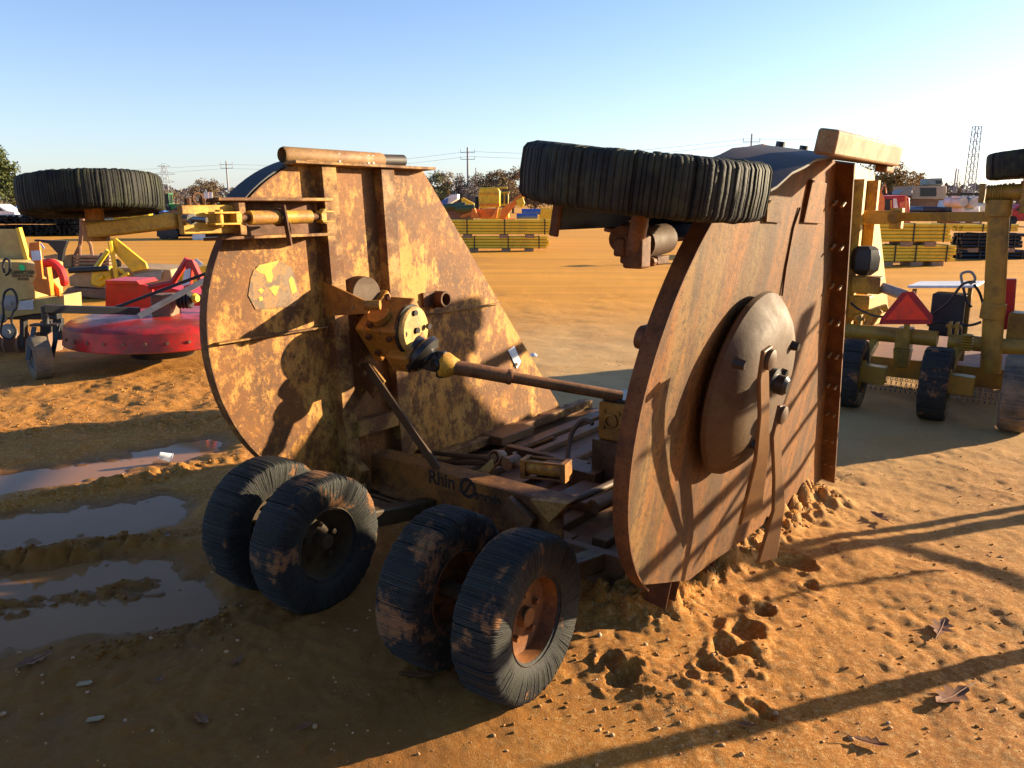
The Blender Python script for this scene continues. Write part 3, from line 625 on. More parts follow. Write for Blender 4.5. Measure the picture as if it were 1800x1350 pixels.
# ruts full of water: centre lines, half width, depth
RUTS = [(g2(-300, 905), g2(420, 772), .25, .075), (g2(-350, 985), g2(350, 878), .34, .075), (g2(-200, 1050), g2(340, 980), .17, .065), (g2(-60, 1125), g2(400, 1040), .20, .065)]
RIDGES = [(g2(-300, 945), g2(420, 812), .07, .05), (g2(-300, 1025), g2(370, 935), .07, .05), (g2(-200, 1092), g2(300, 1022), .09, .04), (g2(-300, 800), g2(420, 738), .12, .03), (g2(150, 1160), g2(420, 1080), .09, .02)]
HOLES = [(1240, 1176, .035), (1278, 1148, .05), (1310, 1112, .05), (1345, 1075, .045), (1215, 1195, .03), (1345, 1258, .03), (1420, 1030, .03), (1100, 1190, .05), (1070, 1165, .04), (1330, 1240, .02), (1400, 995, .04)]
MOUNDS = [(1165, 1055, .13, .10), (1060, 1068, .07, .10), (1120, 1090, .06, .035), (1180, 1040, .06, .06), (1230, 1005, .07, .05), (1290, 960, .08, .05), (1340, 935, .09, .05), (1400, 890, .09, .04), (1440, 862, .08, .04), (1280, 1010, .06, .03), (1120, 1180, .10, .03), (1190, 1225, .12, .02), (60, 985, .10, .04), (130, 978, .08, .045), (190, 985, .06, .03), (1010, 1085, .06, .05)]
def gheight(x, y):
    d = np.hypot(x, y); near = np.clip(1-(d-5)/25, .0, 1); mid = np.clip(1-(d-2)/8, .0, 1)
    h = .030*fbm(x, y, .55, 3, 1)*near + .016*fbm(x, y, 2.6, 4, 5)*near
    cl = np.clip(fbm(x, y, 1.1, 3, 9)*2.2+.35, 0, 1)
    h += .012*np.abs(fbm(x, y, 9., 3, 13))*cl*near + .006*fbm(x, y, 24., 3, 21)*(.3+cl)*np.clip(1-d/9, 0, 1)
    left = np.clip((-.2-x)/.5, 0, 1)*np.clip((y-1.6)/.5, 0, 1)*np.clip((9-y)/2, 0, 1)
    wob = .16*fbm(x, y, 1.9, 4, 33)
    for p, q, w, dep in RUTS:
        dd, t = seg_d(x, y, p, q); h -= .85*dep*np.exp(-(np.abs(dd+wob)/w)**2.2)*np.clip((1.03-t)/.12, 0, 1)
    rough = np.abs(fbm(x, y, 11, 4, 44))
    for p, q, w, hh in RIDGES:
        dd, t = seg_d(x, y, p, q); k = np.exp(-(np.abs(dd+.6*wob)/w)**2)*np.clip((1.1-t)/.2, 0, 1); h += hh*k*(.35+1.3*rough)
    h += left*(.018*rough+.030*fbm(x, y, 3.1, 4, 61))
    for px, py, r in HOLES:
        c = g2(px, py); e = np.hypot(x-c[0], y-c[1])*(1+.9*fbm(x, y, 9, 3, 50)); h += -.75*r*np.exp(-(e/r)**4) + .22*r*np.exp(-((e-1.55*r)/(.5*r))**2)*(.5+rough*1.5)
    for px, py, r, hh in MOUNDS:
        c = g2(px, py); e = np.hypot(x-c[0], y-c[1]); h += .7*hh*np.exp(-(e/r)**2)*(.5+1.8*rough)
    # hoof and tyre pressed patch along the edge of the upright wing
    dd, t = seg_d(x, y, g2(1120, 1075), g2(1440, 880)); h += np.exp(-(dd/.13)**2)*(.045+.07*np.clip(rough*2.4, 0, 1.4))*np.clip((t+.1)/.1, 0, 1)*np.clip((1.1-t)/.1, 0, 1)
    # ground is pressed down a little under each tail wheel
    return h
GA = []
a = -180.0
while a < 180: GA.append(a); a += .17 if abs(a) < 41 else (.6 if abs(a) < 62 else 4.0)
GA = np.radians(np.array(GA))
GR = [1.2]
while GR[-1] < 14: GR.append(GR[-1]*1.0040)
while GR[-1] < 3500: GR.append(GR[-1]*1.03)
GR = np.array([.25, .6, .9]+GR)
aa, rr = np.meshgrid(GA, GR); gx_, gy_ = rr*np.sin(aa), rr*np.cos(aa)
gz_ = gheight(gx_, gy_); gz_[rr > 40] = 0
nr, na = gx_.shape
co = np.stack([gx_, gy_, gz_], -1).reshape(-1, 3)
co = np.vstack([co, [[0, 0, 0]]])
i0 = (np.arange(nr-1)[:, None]*na+np.arange(na)[None, :]); j = (np.arange(na)+1) % na
i1 = (np.arange(nr-1)[:, None]*na+j[None, :])
quads = np.stack([i0, i1, i1+na, i0+na], -1).reshape(-1, 4)[:, ::-1]
tris = np.stack([np.full(na, nr*na), j, np.arange(na)], -1)
me = bpy.data.meshes.new('ground')
me.vertices.add(len(co)); me.vertices.foreach_set('co', co.ravel())
nl = quads.size+tris.size; me.loops.add(nl); me.loops.foreach_set('vertex_index', np.concatenate([quads.ravel(), tris.ravel()]))
me.polygons.add(len(quads)+len(tris))
st = np.concatenate([np.arange(len(quads))*4, quads.size+np.arange(len(tris))*3]); me.polygons.foreach_set('loop_start', st)
me.polygons.foreach_set('use_smooth', np.ones(len(st), bool)); me.update(); me.validate()
ground = bpy.data.objects.new('ground', me); COL.objects.link(ground); tag(ground, 'orange sandy mud yard', None, kind='structure')
m, t, b = nt('orange_mud')
pos = N(t, 'ShaderNodeNewGeometry').outputs['Position']
sx = N(t, 'ShaderNodeSeparateXYZ'); t.links.new(pos, sx.inputs[0])
n1 = noise(t, pos, .8, 6, .6); n2 = noise(t, pos, 5, 8, .7); n3 = noise(t, pos, 45, 5, .7); n4 = noise(t, pos, .12, 4, .5)
c = mix(t, ramp(t, n1, [(.35, 0), (.65, 1)]), (.37, .135, .012), (.46, .19, .024))
c = mix(t, ramp(t, n2, [(.42, 0), (.68, .7)]), c, (.28, .098, .010))
c = mix(t, ramp(t, n3, [(.50, 0), (.64, .7)]), c, (.58, .33, .11))
n5 = noise(t, pos, 130, 4, .8); c = mix(t, ramp(t, n5, [(.34, .75), (.46, 0)]), c, (.17, .06, .008)); c = mix(t, ramp(t, n5, [(.56, 0), (.68, .7)]), c, (.66, .42, .18))
# paler dry sand to the front right
rx = N(t, 'ShaderNodeMapRange'); t.links.new(sx.outputs['Y'], rx.inputs['Value']); rx.inputs['From Min'].default_value = 3.2; rx.inputs['From Max'].default_value = 6.0
rx2 = N(t, 'ShaderNodeMapRange'); t.links.new(sx.outputs['Y'], rx2.inputs['Value']); rx2.inputs['From Min'].default_value = 15; rx2.inputs['From Max'].default_value = 9
rx3 = N(t, 'ShaderNodeMapRange'); t.links.new(sx.outputs['X'], rx3.inputs['Value']); rx3.inputs['From Min'].default_value = -1.5; rx3.inputs['From Max'].default_value = .5
mm = N(t, 'ShaderNodeMath', operation='MULTIPLY'); t.links.new(rx.outputs[0], mm.inputs[0]); t.links.new(rx2.outputs[0], mm.inputs[1])
mm2 = N(t, 'ShaderNodeMath', operation='MULTIPLY'); t.links.new(mm.outputs[0], mm2.inputs[0]); t.links.new(rx3.outputs[0], mm2.inputs[1])
mm3 = N(t, 'ShaderNodeMath', operation='MULTIPLY'); t.links.new(mm2.outputs[0], mm3.inputs[0]); t.links.new(ramp(t, n1, [(.3, .5), (.6, 1)]), mm3.inputs[1])
c = mix(t, mm3.outputs[0], c, mix(t, n2, (.42, .25, .095), (.53, .35, .15)))
# far yard: smoother ochre with grader streaks
fy = N(t, 'ShaderNodeMapRange'); t.links.new(sx.outputs['Y'], fy.inputs['Value']); fy.inputs['From Min'].default_value = 9; fy.inputs['From Max'].default_value = 14
mp = N(t, 'ShaderNodeMapping'); mp.inputs['Scale'].default_value = (.25, 2.2, 1); mp.inputs['Rotation'].default_value = (0, 0, .08); t.links.new(pos, mp.inputs['Vector'])
st_ = noise(t, mp.outputs['Vector'], .6, 6, .65)
c = mix(t, fy.outputs[0], c, mix(t, ramp(t, st_, [(.35, 0), (.65, 1)]), (.66, .29, .022), (.52, .22, .018)))
# wet where it lies low
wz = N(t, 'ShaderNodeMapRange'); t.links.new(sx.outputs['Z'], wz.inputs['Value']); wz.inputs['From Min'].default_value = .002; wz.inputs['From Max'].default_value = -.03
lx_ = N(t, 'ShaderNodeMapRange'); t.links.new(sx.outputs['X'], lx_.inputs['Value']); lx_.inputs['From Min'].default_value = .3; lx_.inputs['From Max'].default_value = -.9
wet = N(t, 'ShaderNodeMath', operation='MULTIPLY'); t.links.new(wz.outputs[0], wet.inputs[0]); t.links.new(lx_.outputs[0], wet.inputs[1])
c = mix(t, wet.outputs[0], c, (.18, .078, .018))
# damp mud round puddles and tail wheels, deepened to paint in the foreground shade
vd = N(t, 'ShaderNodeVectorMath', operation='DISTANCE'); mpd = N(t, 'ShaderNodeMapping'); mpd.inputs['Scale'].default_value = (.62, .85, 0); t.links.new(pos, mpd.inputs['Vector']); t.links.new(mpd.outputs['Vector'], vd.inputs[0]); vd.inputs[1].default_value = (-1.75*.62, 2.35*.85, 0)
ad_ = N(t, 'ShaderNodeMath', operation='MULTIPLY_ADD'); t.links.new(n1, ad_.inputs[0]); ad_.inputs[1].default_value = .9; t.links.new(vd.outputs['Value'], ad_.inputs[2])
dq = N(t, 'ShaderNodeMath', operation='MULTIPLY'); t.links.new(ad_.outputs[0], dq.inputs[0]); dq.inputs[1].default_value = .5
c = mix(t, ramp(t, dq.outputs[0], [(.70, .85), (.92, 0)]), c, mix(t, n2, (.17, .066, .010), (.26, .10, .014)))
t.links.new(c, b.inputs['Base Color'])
rg = N(t, 'ShaderNodeMapRange'); t.links.new(wet.outputs[0], rg.inputs['Value']); rg.inputs['To Min'].default_value = .85; rg.inputs['To Max'].default_value = .35; t.links.new(rg.outputs[0], b.inputs['Roughness'])
b.inputs['Specular IOR Level'].default_value = .25
bump(t, b, mix(t, .55, n3, noise(t, pos, 190, 4, .75)), .9, .012)
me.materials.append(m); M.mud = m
# puddles: murky water at one level, the ruts dip below it
m, t, b = nt('muddy_water'); pos = N(t, 'ShaderNodeNewGeometry').outputs['Position']
c = mix(t, noise(t, pos, 2.2, 4, .6), (.25, .115, .040), (.34, .165, .062)); t.links.new(c, b.inputs['Base Color'])
b.inputs['Roughness'].default_value = .07; b.inputs['IOR'].default_value = 1.33; b.inputs['Specular IOR Level'].default_value = .18
bump(t, b, noise(t, pos, 14, 2, .5), .02, .004)
bm = MB(); WZ = -.024
pts = [g2(-420, 830), g2(430, 745), g2(470, 900), g2(440, 1090), g2(250, 1140), g2(-300, 1180)]
bm.add([(p[0], p[1], WZ) for p in pts], [tuple(range(len(pts)))])
w = bm.build('puddle_water', m); tag(w, 'muddy rainwater lying in the ruts', None, kind='structure')
# ---------------------------------------------------------------- small loose stuff
def gz(x, y): return float(gheight(np.array([x]), np.array([y]))[0])
def lumps(name, pts, mat, label):
    bmv = []; bmf = []
    base = bmesh.new(); bmesh.ops.create_icosphere(base, subdivisions=1, radius=1); bv = [v.co.copy() for v in base.verts]; bf = [tuple(v.index for v in f.verts) for f in base.faces]; base.free()
    xs = np.array([p[0] for p in pts]); ys = np.array([p[1] for p in pts]); zs = gheight(xs, ys)
    for (x, y, r), z in zip(pts, zs):
        n = len(bmv); q = Matrix.Rotation(rnd.uniform(0, 6.3), 3, 'Z') @ Matrix.Diagonal((rnd.uniform(.7, 1.4), rnd.uniform(.6, 1.1), rnd.uniform(.45, .85)))
        for v in bv: bmv.append(q @ (v*r*rnd.uniform(.75, 1.2))+V((x, y, z+r*.15)))
        bmf += [tuple(i+n for i in f) for f in bf]
    me = bpy.data.meshes.new(name); me.from_pydata(bmv, [], bmf); me.materials.append(mat); me.polygons.foreach_set('use_smooth', [True]*len(me.polygons))
    o = bpy.data.objects.new(name, me); COL.objects.link(o); return tag(o, label, None, kind='stuff')
m, t, b = nt('pebble'); pos = N(t, 'ShaderNodeNewGeometry').outputs['Position']
c = ramp(t, noise(t, pos, 31, 2, .5), [(.3, (.30, .13, .04)), (.55, (.44, .22, .08)), (.70, (.48, .36, .24)), (.8, (.2, .17, .15))]); t.links.new(c, b.inputs['Base Color']); b.inputs['Roughness'].default_value = .8
P_ = []
for _ in range(900):
    px = rnd.uniform(-150, 1950); py = 700+650*rnd.random()**.8
    x, y = g2(px, py)
    if rnd.random() < .5 or vnoise(np.array([x*1.7]), np.array([y*1.7]), 77)[0] > .05: P_.append((x, y, rnd.choice((.003, .004, .004, .005, .007, .010))))
lumps('gravel', P_, m, 'small pebbles and grit scattered over the mud')
P_ = []
for p, q, w_, hh in RIDGES:
    for _ in range(90):
        t_ = rnd.uniform(.0, 1.0); x = p[0]+(q[0]-p[0])*t_+rnd.gauss(0, w_*.8); y = p[1]+(q[1]-p[1])*t_+rnd.gauss(0, w_*.8); P_.append((x, y, rnd.uniform(.004, .013)))
for _ in range(380):
    t_ = rnd.random(); a_, b_ = g2(1110, 1085), g2(1450, 872); P_.append((a_[0]+(b_[0]-a_[0])*t_+rnd.gauss(0, .07), a_[1]+(b_[1]-a_[1])*t_+rnd.gauss(0, .06), rnd.uniform(.003, .013)))
for _ in range(420):
    x, y = g2(rnd.uniform(0, 430), rnd.uniform(645, 760)); P_.append((x, y, rnd.uniform(.004, .012)))
for _ in range(450):
    x, y = g2(rnd.uniform(900, 1800), rnd.uniform(560, 1300)); P_.append((x, y, rnd.uniform(.003, .009)))
lumps('mud_clods', P_, M.mud, 'crumbled clods of orange mud')
# ---------------------------------------------------------------- fallen leaves and litter
leafm = plain('dry_leaf', (.20, .075, .022), .6, .5, 20)
def leaf(px, py, L, label, seed, cat='leaf', dark=False):
    r = random.Random(seed); x, y = g2(px, py); z = gz(x, y); a0 = r.uniform(0, 6.3)
    o = thing('fallen_leaf', label, cat, (x, y, z+.008), a0, 'dry oak leaves on the mud')
    b = MB(o.matrix_basis); pr = []
    for i in range(9):
        t_ = i/8; w = .22*math.sin(PI*min(1, t_*1.02))*(1.25 if i % 2 else .55)+.015
        pr.append((t_*L, w*L))
    curl = lambda u, v: .12*L*((u/L-.5)**2)*2+abs(v)*r.uniform(.1, .4)
    vs = [(u, 0, curl(u, 0)) for u, v in pr]+[(u, v, curl(u, v)) for u, v in pr]+[(u, -v, curl(u, v)) for u, v in pr]
    fs = [(i, i+1, 10+i, 9+i) for i in range(8)]+[(i+1, i, 18+i, 19+i) for i in range(8)]
    b.add(vs, fs); b.build('blade', leafm, o, ang=80)
    b = MB(o.matrix_basis); b.tube([(-.3*L, 0, .01), (0, 0, curl(0, 0)), (L*.5, 0, curl(L*.5, 0)+.001), (L*.9, 0, curl(L*.9, 0)+.001)], L*.012, 5); b.build('stem', leafm, o)
    return o
for i, (px, py, L, lb) in enumerate(((1648, 1120, .16, 'large curled brown oak leaf on the sunlit mud at right'), (1700, 1212, .17, 'dry leaf lying in the long curved shadow at right'), (30, 1185, .12, 'reddish dry leaf on the dark mud at the left edge'), (700, 1195, .13, 'limp dark leaf behind the inner right tail wheel'), (1295, 1275, .06, 'small pink leaf beside the hoof holes'), (345, 1262, .08, 'dark crumpled leaf in the foreground shade below the left wheels'), (428, 1166, .07, 'dark leaf on the shaded mud below the left tail wheels'), (276, 1213, .05, 'grey leaf flat on the shaded wet mud'), (520, 1296, .06, 'brown leaf near the bottom edge in the shade'), (1560, 925, .14, 'dead leaf on the mud in front of the wing bottom corner'), (1500, 1300, .10, 'thin rust coloured leaf sliver on the sunny sand'), (295, 950, .06, 'dark leaf floating at the edge of the lower puddle'), (1250, 1205, .05, 'tiny brown leaf on the sand below the holes'))):
    leaf(px, py, L, lb, 100+i)
chipm = plain('pale_chip', (.36, .26, .14), .8, .2)
for px, py, L, lb in ((167, 1267, .05, 'pale flat wood chip on the shaded mud'), (150, 1208, .05, 'whitish wood chip beyond the other chip on the shaded mud')):
    x, y = g2(px, py); z = gz(x, y); b = MB(Matrix.Translation((x, y, z+.006)) @ Matrix.Rotation(.3, 4, 'Z')); b.prism([(-L/2, -.008), (L*.3, -.011), (L/2, 0), (L*.35, .010), (-L*.4, .009)], 0, .006)
    tag(b.build('wood_chip', chipm, None, .001), lb, 'wood chip')
x, y = g2(302, 808); z = max(gz(x, y), WZ)
o = thing('plastic_cup', 'small clear white plastic cup tipped over in the puddle', 'cup', (x, y, z), .4)
b = MB(o.matrix_basis); b.lathe([(.030, 0), (.022, .075), (.001, .075)], Matrix.Translation((0, 0, .03)) @ Matrix.Rotation(-1.2, 4, 'Y'), 20, cap=False)
m, t, bb = nt('clear_plastic'); bb.inputs['Base Color'].default_value = (.8, .82, .84, 1); bb.inputs['Roughness'].default_value = .15; bb.inputs['Transmission Weight'].default_value = .3
b.build('cup_wall', m, o); b = MB(o.matrix_basis); b.lathe([(.029, -.002), (.032, -.002), (.032, .002), (.029, .002)], Matrix.Translation((0, 0, .03)) @ Matrix.Rotation(-1.2, 4, 'Y'), 20, cap=False); b.build('rim', m, o)
x, y = g2(938, 632); z = gz(x, y)
b = MB(Matrix.Translation((x, y, z+.02))); b.lathe([(.001, 0), (.034, .002), (.042, .015), (.022, .034), (.001, .038)], ID, 9, cap=False); tag(b.build('plastic_wrapper', m, None), 'crumpled clear wrapper on the sand beyond the drive shaft', 'litter')
# ================================================================ helpers for things measured off one upright plane
def ext(b, poly, Y, d):
    ps = [at(px, py, Y) for px, py in poly]; n = len(ps)
    vs = [tuple(p) for p in ps]+[(p.x, p.y+d, p.z) for p in ps]
    return b.add(vs, [tuple(range(n)), tuple(range(n, 2*n))[::-1]]+[(i, n+i, n+(i+1) % n, (i+1) % n) for i in range(n)])
def rect(b, x0, y0, x1, y1, Y, d): return ext(b, [(x0, y0), (x1, y0), (x1, y1), (x0, y1)], Y, d)
def stroke(b, pts, Y, r, n=8): return b.tube([at(px, py, Y+(q[0] if q else 0)) for px, py, *q in pts], r, n)
def base(px, py): return G(px, py)
def col(name, c, rough=.5, dirt=None, var=.22): return plain(name, c, rough, var, 7, dirt=dirt or [x*.45+.02 for x in c], bmp=.12)
C_ol = rusty('olive_mower_paint', (.33, .18, .022), (.20, .10, .018), (.08, .05, .02), 6, .48, .7, .5, .12, spots=False)
C_tan = col('tan_seeder_paint', (.48, .34, .11), .45, (.30, .2, .08)); C_or = col('orange_paint', (.85, .20, .015), .4, (.5, .14, .02))
C_red = col('red_paint', (.55, .025, .02), .4, (.20, .06, .03)); C_dred = rusty('scuffed_red_paint', (.50, .022, .016), (.26, .025, .018), (.10, .06, .045), 4, .45, .56, .38, .15)
C_ylw = col('bright_yellow_paint', (.80, .50, .02), .4, (.45, .30, .05)); C_gry = col('grey_steel', (.26, .25, .23), .45, (.2, .13, .07)); C_blk = col('black_paint', (.02, .02, .02), .5)
C_brn = col('brown_rust_steel', (.20, .10, .06), .7, (.3, .17, .08)); C_clay = col('clay_coated_steel', (.40, .26, .13), .75, (.3, .17, .08))
C_green = col('leaf_green_paint', (.03, .22, .05), .4); C_blue = col('blue_paint', (.05, .12, .38), .45); C_wht = col('white_panel', (.75, .75, .76), .4, (.6, .58, .52)); C_dk = col('dark_glass', (.02, .025, .03), .1, var=.05)
C_smv = col('fluorescent_orange_red', (1.0, .05, .012), .45, var=.03); C_smvd = col('reflective_dark_red', (.42, .012, .015), .35, var=.05)
C_lime = col('lime_sticker', (.03, .75, .2), .5, var=.02); C_wood = col('weathered_timber', (.33, .20, .12), .8, (.2, .12, .07))
C_tank = col('cream_tank', (.62, .58, .50), .5); C_army = col('desert_tan_paint', (.42, .31, .21), .6)
C_tyg = tyre_mat('dusty_grey_rubber', (.06, .058, .05), (.26, .18, .10), .40, .62, .0)
# ================================================================ second mower, parked behind the right wing
NO = V((3.18, 5.81, 0)); NF = Matrix.Translation(NO) @ basis((0, 0, 0), RV, FV, ZV)
nm = thing('folding_rotary_mower', 'cleaner olive yellow folding mower with a red triangle sign, behind the rusty mower', 'mower', NO, -PSI)
def nY(px, py, y): return NF.inverted() @ on(px, py, NF @ V((0, y, 0)), FV)
def nX(px, py, x): return NF.inverted() @ on(px, py, NF @ V((x, 0, 0)), RV)
AXN = V((.83, -.55, 0)).normalized()
for i, x in enumerate((-.60, .01, .53)):
    c = NF @ V((x-.02, .02, .275)); w = rim_bm(c, AXN, .55, .19).build('wheel', C_ol, nm, ang=40); tyre('tyre', c, AXN, .55, .19, M.tyre if i < 2 else C_tyg, w, 50+i, 90)
b = MB(NF); q = nY(1500, 592, .45); z_ = nY(1640, 595, .45).z
b.cyl((-1.0, .45, z_), (-.10, .45, z_), .062, n=18); b.cyl((-.02, .45, z_-.01), (.75, .45, z_-.01), .058, n=18); b.build('rear_tube', C_ol, nm)
b = MB(NF); q = nY(1588, 595, .40); b.box((q.x, .44, q.z), (.11, .16, .17)); b.box((q.x, .44, q.z-.16), (.10, .12, .16), taper=1.25); b.build('tube_clamp', C_ol, nm, .01)
for x in (-.60, .01, .53):
    b = MB(NF); b.bar((x+.02, .06, .30), (x+.05, .45, z_-.05), .06, .07); b.bar((x+.03, .10, .28), (x+.22, .12, .27), .12, .14); b.build('wheel_arm', C_ol, nm, .008)
b = MB(NF); b.b2((-.95, .62, .30), (.85, 2.3, .315)); b.build('deck_plate', C_brn, nm); b = MB(NF); b.b2((-.95, .60, .17), (.85, .615, .33)); b.b2((-.95, .615, .17), (-.94, 2.3, .30)); b.b2((.84, .615, .17), (.85, 2.3, .30)); b.build('deck_skirt', C_ol, nm, .003)
b = MB(NF)
for i in range(46):
    x = -.93+i*.0385
    for k in range(4): b.lathe([(.010, -.004), (.015, 0), (.010, .004)], Matrix.Translation((x, .595, .155-k*.032)) @ Matrix.Rotation(PI/2*(k % 2), 4, 'Z') @ Matrix.Rotation(PI/2, 4, 'X'), 6, cap=False)
b.build('chain_guard', col('dark_chain', (.10, .10, .11), .4), nm)
# upright mast with its elbow, spring and folded wing wheel
m0, m1_ = nY(1741, 655, .42), nY(1757, 356, .42)
b = MB(NF); b.cyl((m0.x, .42, m0.z), (m1_.x, .42, m1_.z), .072, n=24); ms = b.build('mast', C_ol, nm)
b = MB(NF); zc = nY(1750, 547, .42).z; b.cyl((m0.x*.6+m1_.x*.4-.004, .42, zc-.06), (m0.x*.6+m1_.x*.4, .42, zc+.06), .084, n=24); b.build('collar', C_ol, ms, .004); b = MB(NF); b.cyl((m1_.x, .42, m1_.z-.10), (m1_.x, .42, m1_.z+.02), .088, n=24); b.build('collar', C_ol, ms, .004)
b = MB(NF); e0, e1 = nY(1735, 340, .42), nY(1800, 338, .42)
for i in range(7): b.lathe([(.055, 0), (.066, .008), (.055, .016)], frame_z(e0+V((.018*i, 0, 0)), e1), 18)
b.cyl(e0, e1+V((.3, 0, .02)), .055, .065, 18); b.box((e1.x+.05, .42, e1.z), (.12, .14, .30)); b.box((e0.x-.03, .42, e0.z), (.03, .12, .14)); b.build('spring_elbow', C_ol, ms, .004)
b = MB(NF); q = nY(1795, 320, .45); b.bar(q, q+V((.2, 0, -.02)), .02, .02); b.build('lever', C_red, ms)
wc = nY(1818, 287, .50); c = NF @ wc; w = rim_bm(c, V((0, 0, 1)), .56, .19).build('wing_wheel', C_ol, nm, ang=40); tyre('tyre', c, (V((0, 0, 1))-RV*.08).normalized(), .60, .19, M.tyreb, w, 61, 90)
b = MB(NF); b.cyl((wc.x, wc.y, wc.z-.30), (wc.x, wc.y, wc.z), .04, n=14); b.build('axle_stem', C_ol, nm)
spz = nY(1700, 600, .30)
b = MB(NF)
for i in range(6): b.lathe([(.030, 0), (.045, .010), (.030, .020)], Matrix.Translation((spz.x, .30, spz.z-.07+.021*i)), 16)
b.build('coil_spring', C_ol, nm)
# its wings, both folded up
def nwing(side):
    X = side*.98; out = [(2.95, .36), (2.75, .62), (1.65, 1.88), (.95, 1.92), (.62, 1.72), (.55, 1.3), (.58, .6), (.66, .36)]
    b = MB(NF @ basis((X, 0, 0), (0, 1, 0), (0, 0, 1), (1, 0, 0))); b.prism(out, -.006, .006); w = b.build('wing', M.yel if side < 0 else C_ol, nm)
    b = MB(NF)
    for y in (.95, 1.45): b.b2((X-side*.10, y, .4), (X-side*.008, y+.08, 1.80))
    b.build('rib', M.yel if side < 0 else C_ol, w, .004)
    b = MB(NF @ basis((X, 0, 0), (0, 1, 0), (0, 0, 1), (1, 0, 0)))
    o2 = out+[out[0]]
    for i in range(len(out)):
        p, q = o2[i], o2[i+1]; b.bar((p[0], p[1], side*.07), (q[0], q[1], side*.07), .012, .14, (0, 0, 1))
    b.build('skirt', C_ol, w)
    return w
nl, nr_ = nwing(-1), nwing(1)
# left wing fittings that show past the rusty wing
b = MB(NF); q0, q1 = nX(1500, 368, -.88), nX(1566, 396, -.88)
yb = 1.15
k0, k1 = nY(1497, 382, yb), nY(1572, 382, yb); b.bar(k0, k1, .10, .12); b.box((k1.x+.02, yb, k1.z-.01), (.10, .10, .18)); b.build('fold_bracket', M.yel, nl, .008)
b = MB(NF); a0, a1 = nY(1575, 381, yb), nY(1742, 381, .55); b.bar(a0, a1, .07, .075); b.cyl(a0-V((0, .06, 0)), a0+V((0, .06, 0)), .06, n=18); b.build('fold_link', C_ol, nm, .006)
b = MB(NF); q = nY(1521, 457, .95); b.lathe([(.06, -.13), (.12, -.08), (.13, .02), (.11, .09), (.07, .12)], Matrix.Translation(q), 6); b.build('black_oil_tank', C_blk, nm, .01)
b = MB(NF); q = nY(1525, 500, .95); b.box(q, (.24, .16, .15)); q = nY(1512, 540, 1.0); b.box(q, (.18, .16, .22)); b.build('gearbox', M.yel, nm, .012)
b = MB(NF); b.cyl(nY(1550, 505, .98), nY(1592, 520, .90), .045, n=16); b.build('drive_shaft', C_gry, nm)
b = MB(NF); b.bar(nY(1500, 560, .8), nY(1560, 540, .9), .08, .06); b.cyl(nY(1520, 580, .6), nY(1545, 545, .7), .04, n=12); b.build('lift_arm', M.yel, nm, .006)
b = MB(NF); b.tube(spl([nY(1496, 533, .7), nY(1512, 545, .6), nY(1540, 556, .5), nY(1560, 556, .4)]), .010, 8); b.build('hydraulic_hose', C_blk, nm)
for pts in (((1640, 552), (1668, 530), (1692, 500), (1715, 495)), ((1692, 500), (1690, 482), (1706, 478), (1714, 490), (1705, 500)), ((1693, 505), (1700, 530), (1708, 540)), ((1712, 500), (1722, 515), (1728, 535)), ((1630, 572), (1650, 566), (1700, 572), (1725, 566))):
    b = MB(NF); b.tube(spl([nY(px, py, .55) for px, py in pts]), .010, 8); b.build('hydraulic_hose', C_gry if len(pts) == 5 else C_blk, nm)
b = MB(NF); q = nY(1668, 552, .8); b.box(q, (.24, .24, .34)); b.build('battery_box', C_blk, nm, .01)
b = MB(NF); q0, q1 = nY(1596, 508, .78), nY(1716, 508, .78); b.bar((q0.x, 1.0, q0.z+.02), (q1.x, 1.0, q1.z+.02), .50, .02); b.build('pale_top_cover', C_wht, nm, .004)
b = MB(NF); b.b2((q0.x+.03, .80, q0.z-.10), (q0.x+.06, .84, q0.z)); b.build('cover_post', C_ol, nm); b = MB(NF); b.b2((q1.x-.06, .80, .33), (q1.x-.03, .84, q1.z)); b.build('cover_post', C_ol, nm)
for px in (1500, 1520, 1672, 1684): pass
for px in (1512, 1671, 1683):
    b = MB(NF); q = nY(px, 570, .45); b.box((q.x, .45, z_+.09), (.022, .06, .11)); b.cyl((q.x-.03, .45, z_+.11), (q.x+.03, .45, z_+.11), .016, n=10); b.build('hose_lug', C_ol, nm, .003)
b = MB(NF); q = nY(1790, 560, .6); b.box((q.x+.1, .75, .62), (.34, .2, .30)); b.build('gearbox', C_ol, nm, .015)
b = MB(NF); q = nY(1778, 490, .8); b.bar(q, q+V((.02, .02, -.4)), .07, .05); b.build('red_jack', C_red, nm, .006)
# slow vehicle triangle
def tri(L, Y, s):  # truncated triangle scaled about its centroid
    P_ = [(1545, 570), (1548, 560), (1586, 514), (1606, 512), (1640, 556), (1638, 568), (1634, 570)]; cx, cy = 1594, 549
    return [nY(cx+(x-cx)*s, cy+(y-cy)*s, Y) for x, y in P_]
b = MB(NF); ps = tri(0, .28, 1.0); n_ = len(ps); b.add([tuple(p) for p in ps]+[(p.x, p.y+.006, p.z) for p in ps], [tuple(range(n_)), tuple(range(n_, 2*n_))[::-1]]+[(i, n_+i, n_+(i+1) % n_, (i+1) % n_) for i in range(n_)]); sg = b.build('slow_sign', C_smvd, nm)
P_ = [nY(*p, .277) for p in ((1556, 562), (1595, 517), (1632, 562))]
b = MB(NF); b.add([tuple(p) for p in P_]+[(p.x, .2795, p.z) for p in P_], [(0, 1, 2), (5, 4, 3), (0, 3, 4, 1), (1, 4, 5, 2), (2, 5, 3, 0)]); b.build('sign_centre', C_smv, sg)
b = MB(NF); q = nY(1594, 575, .30); b.bar((q.x, .30, .55), (q.x, .30, q.z+.1), .04, .015); b.build('sign_post', C_ol, nm)
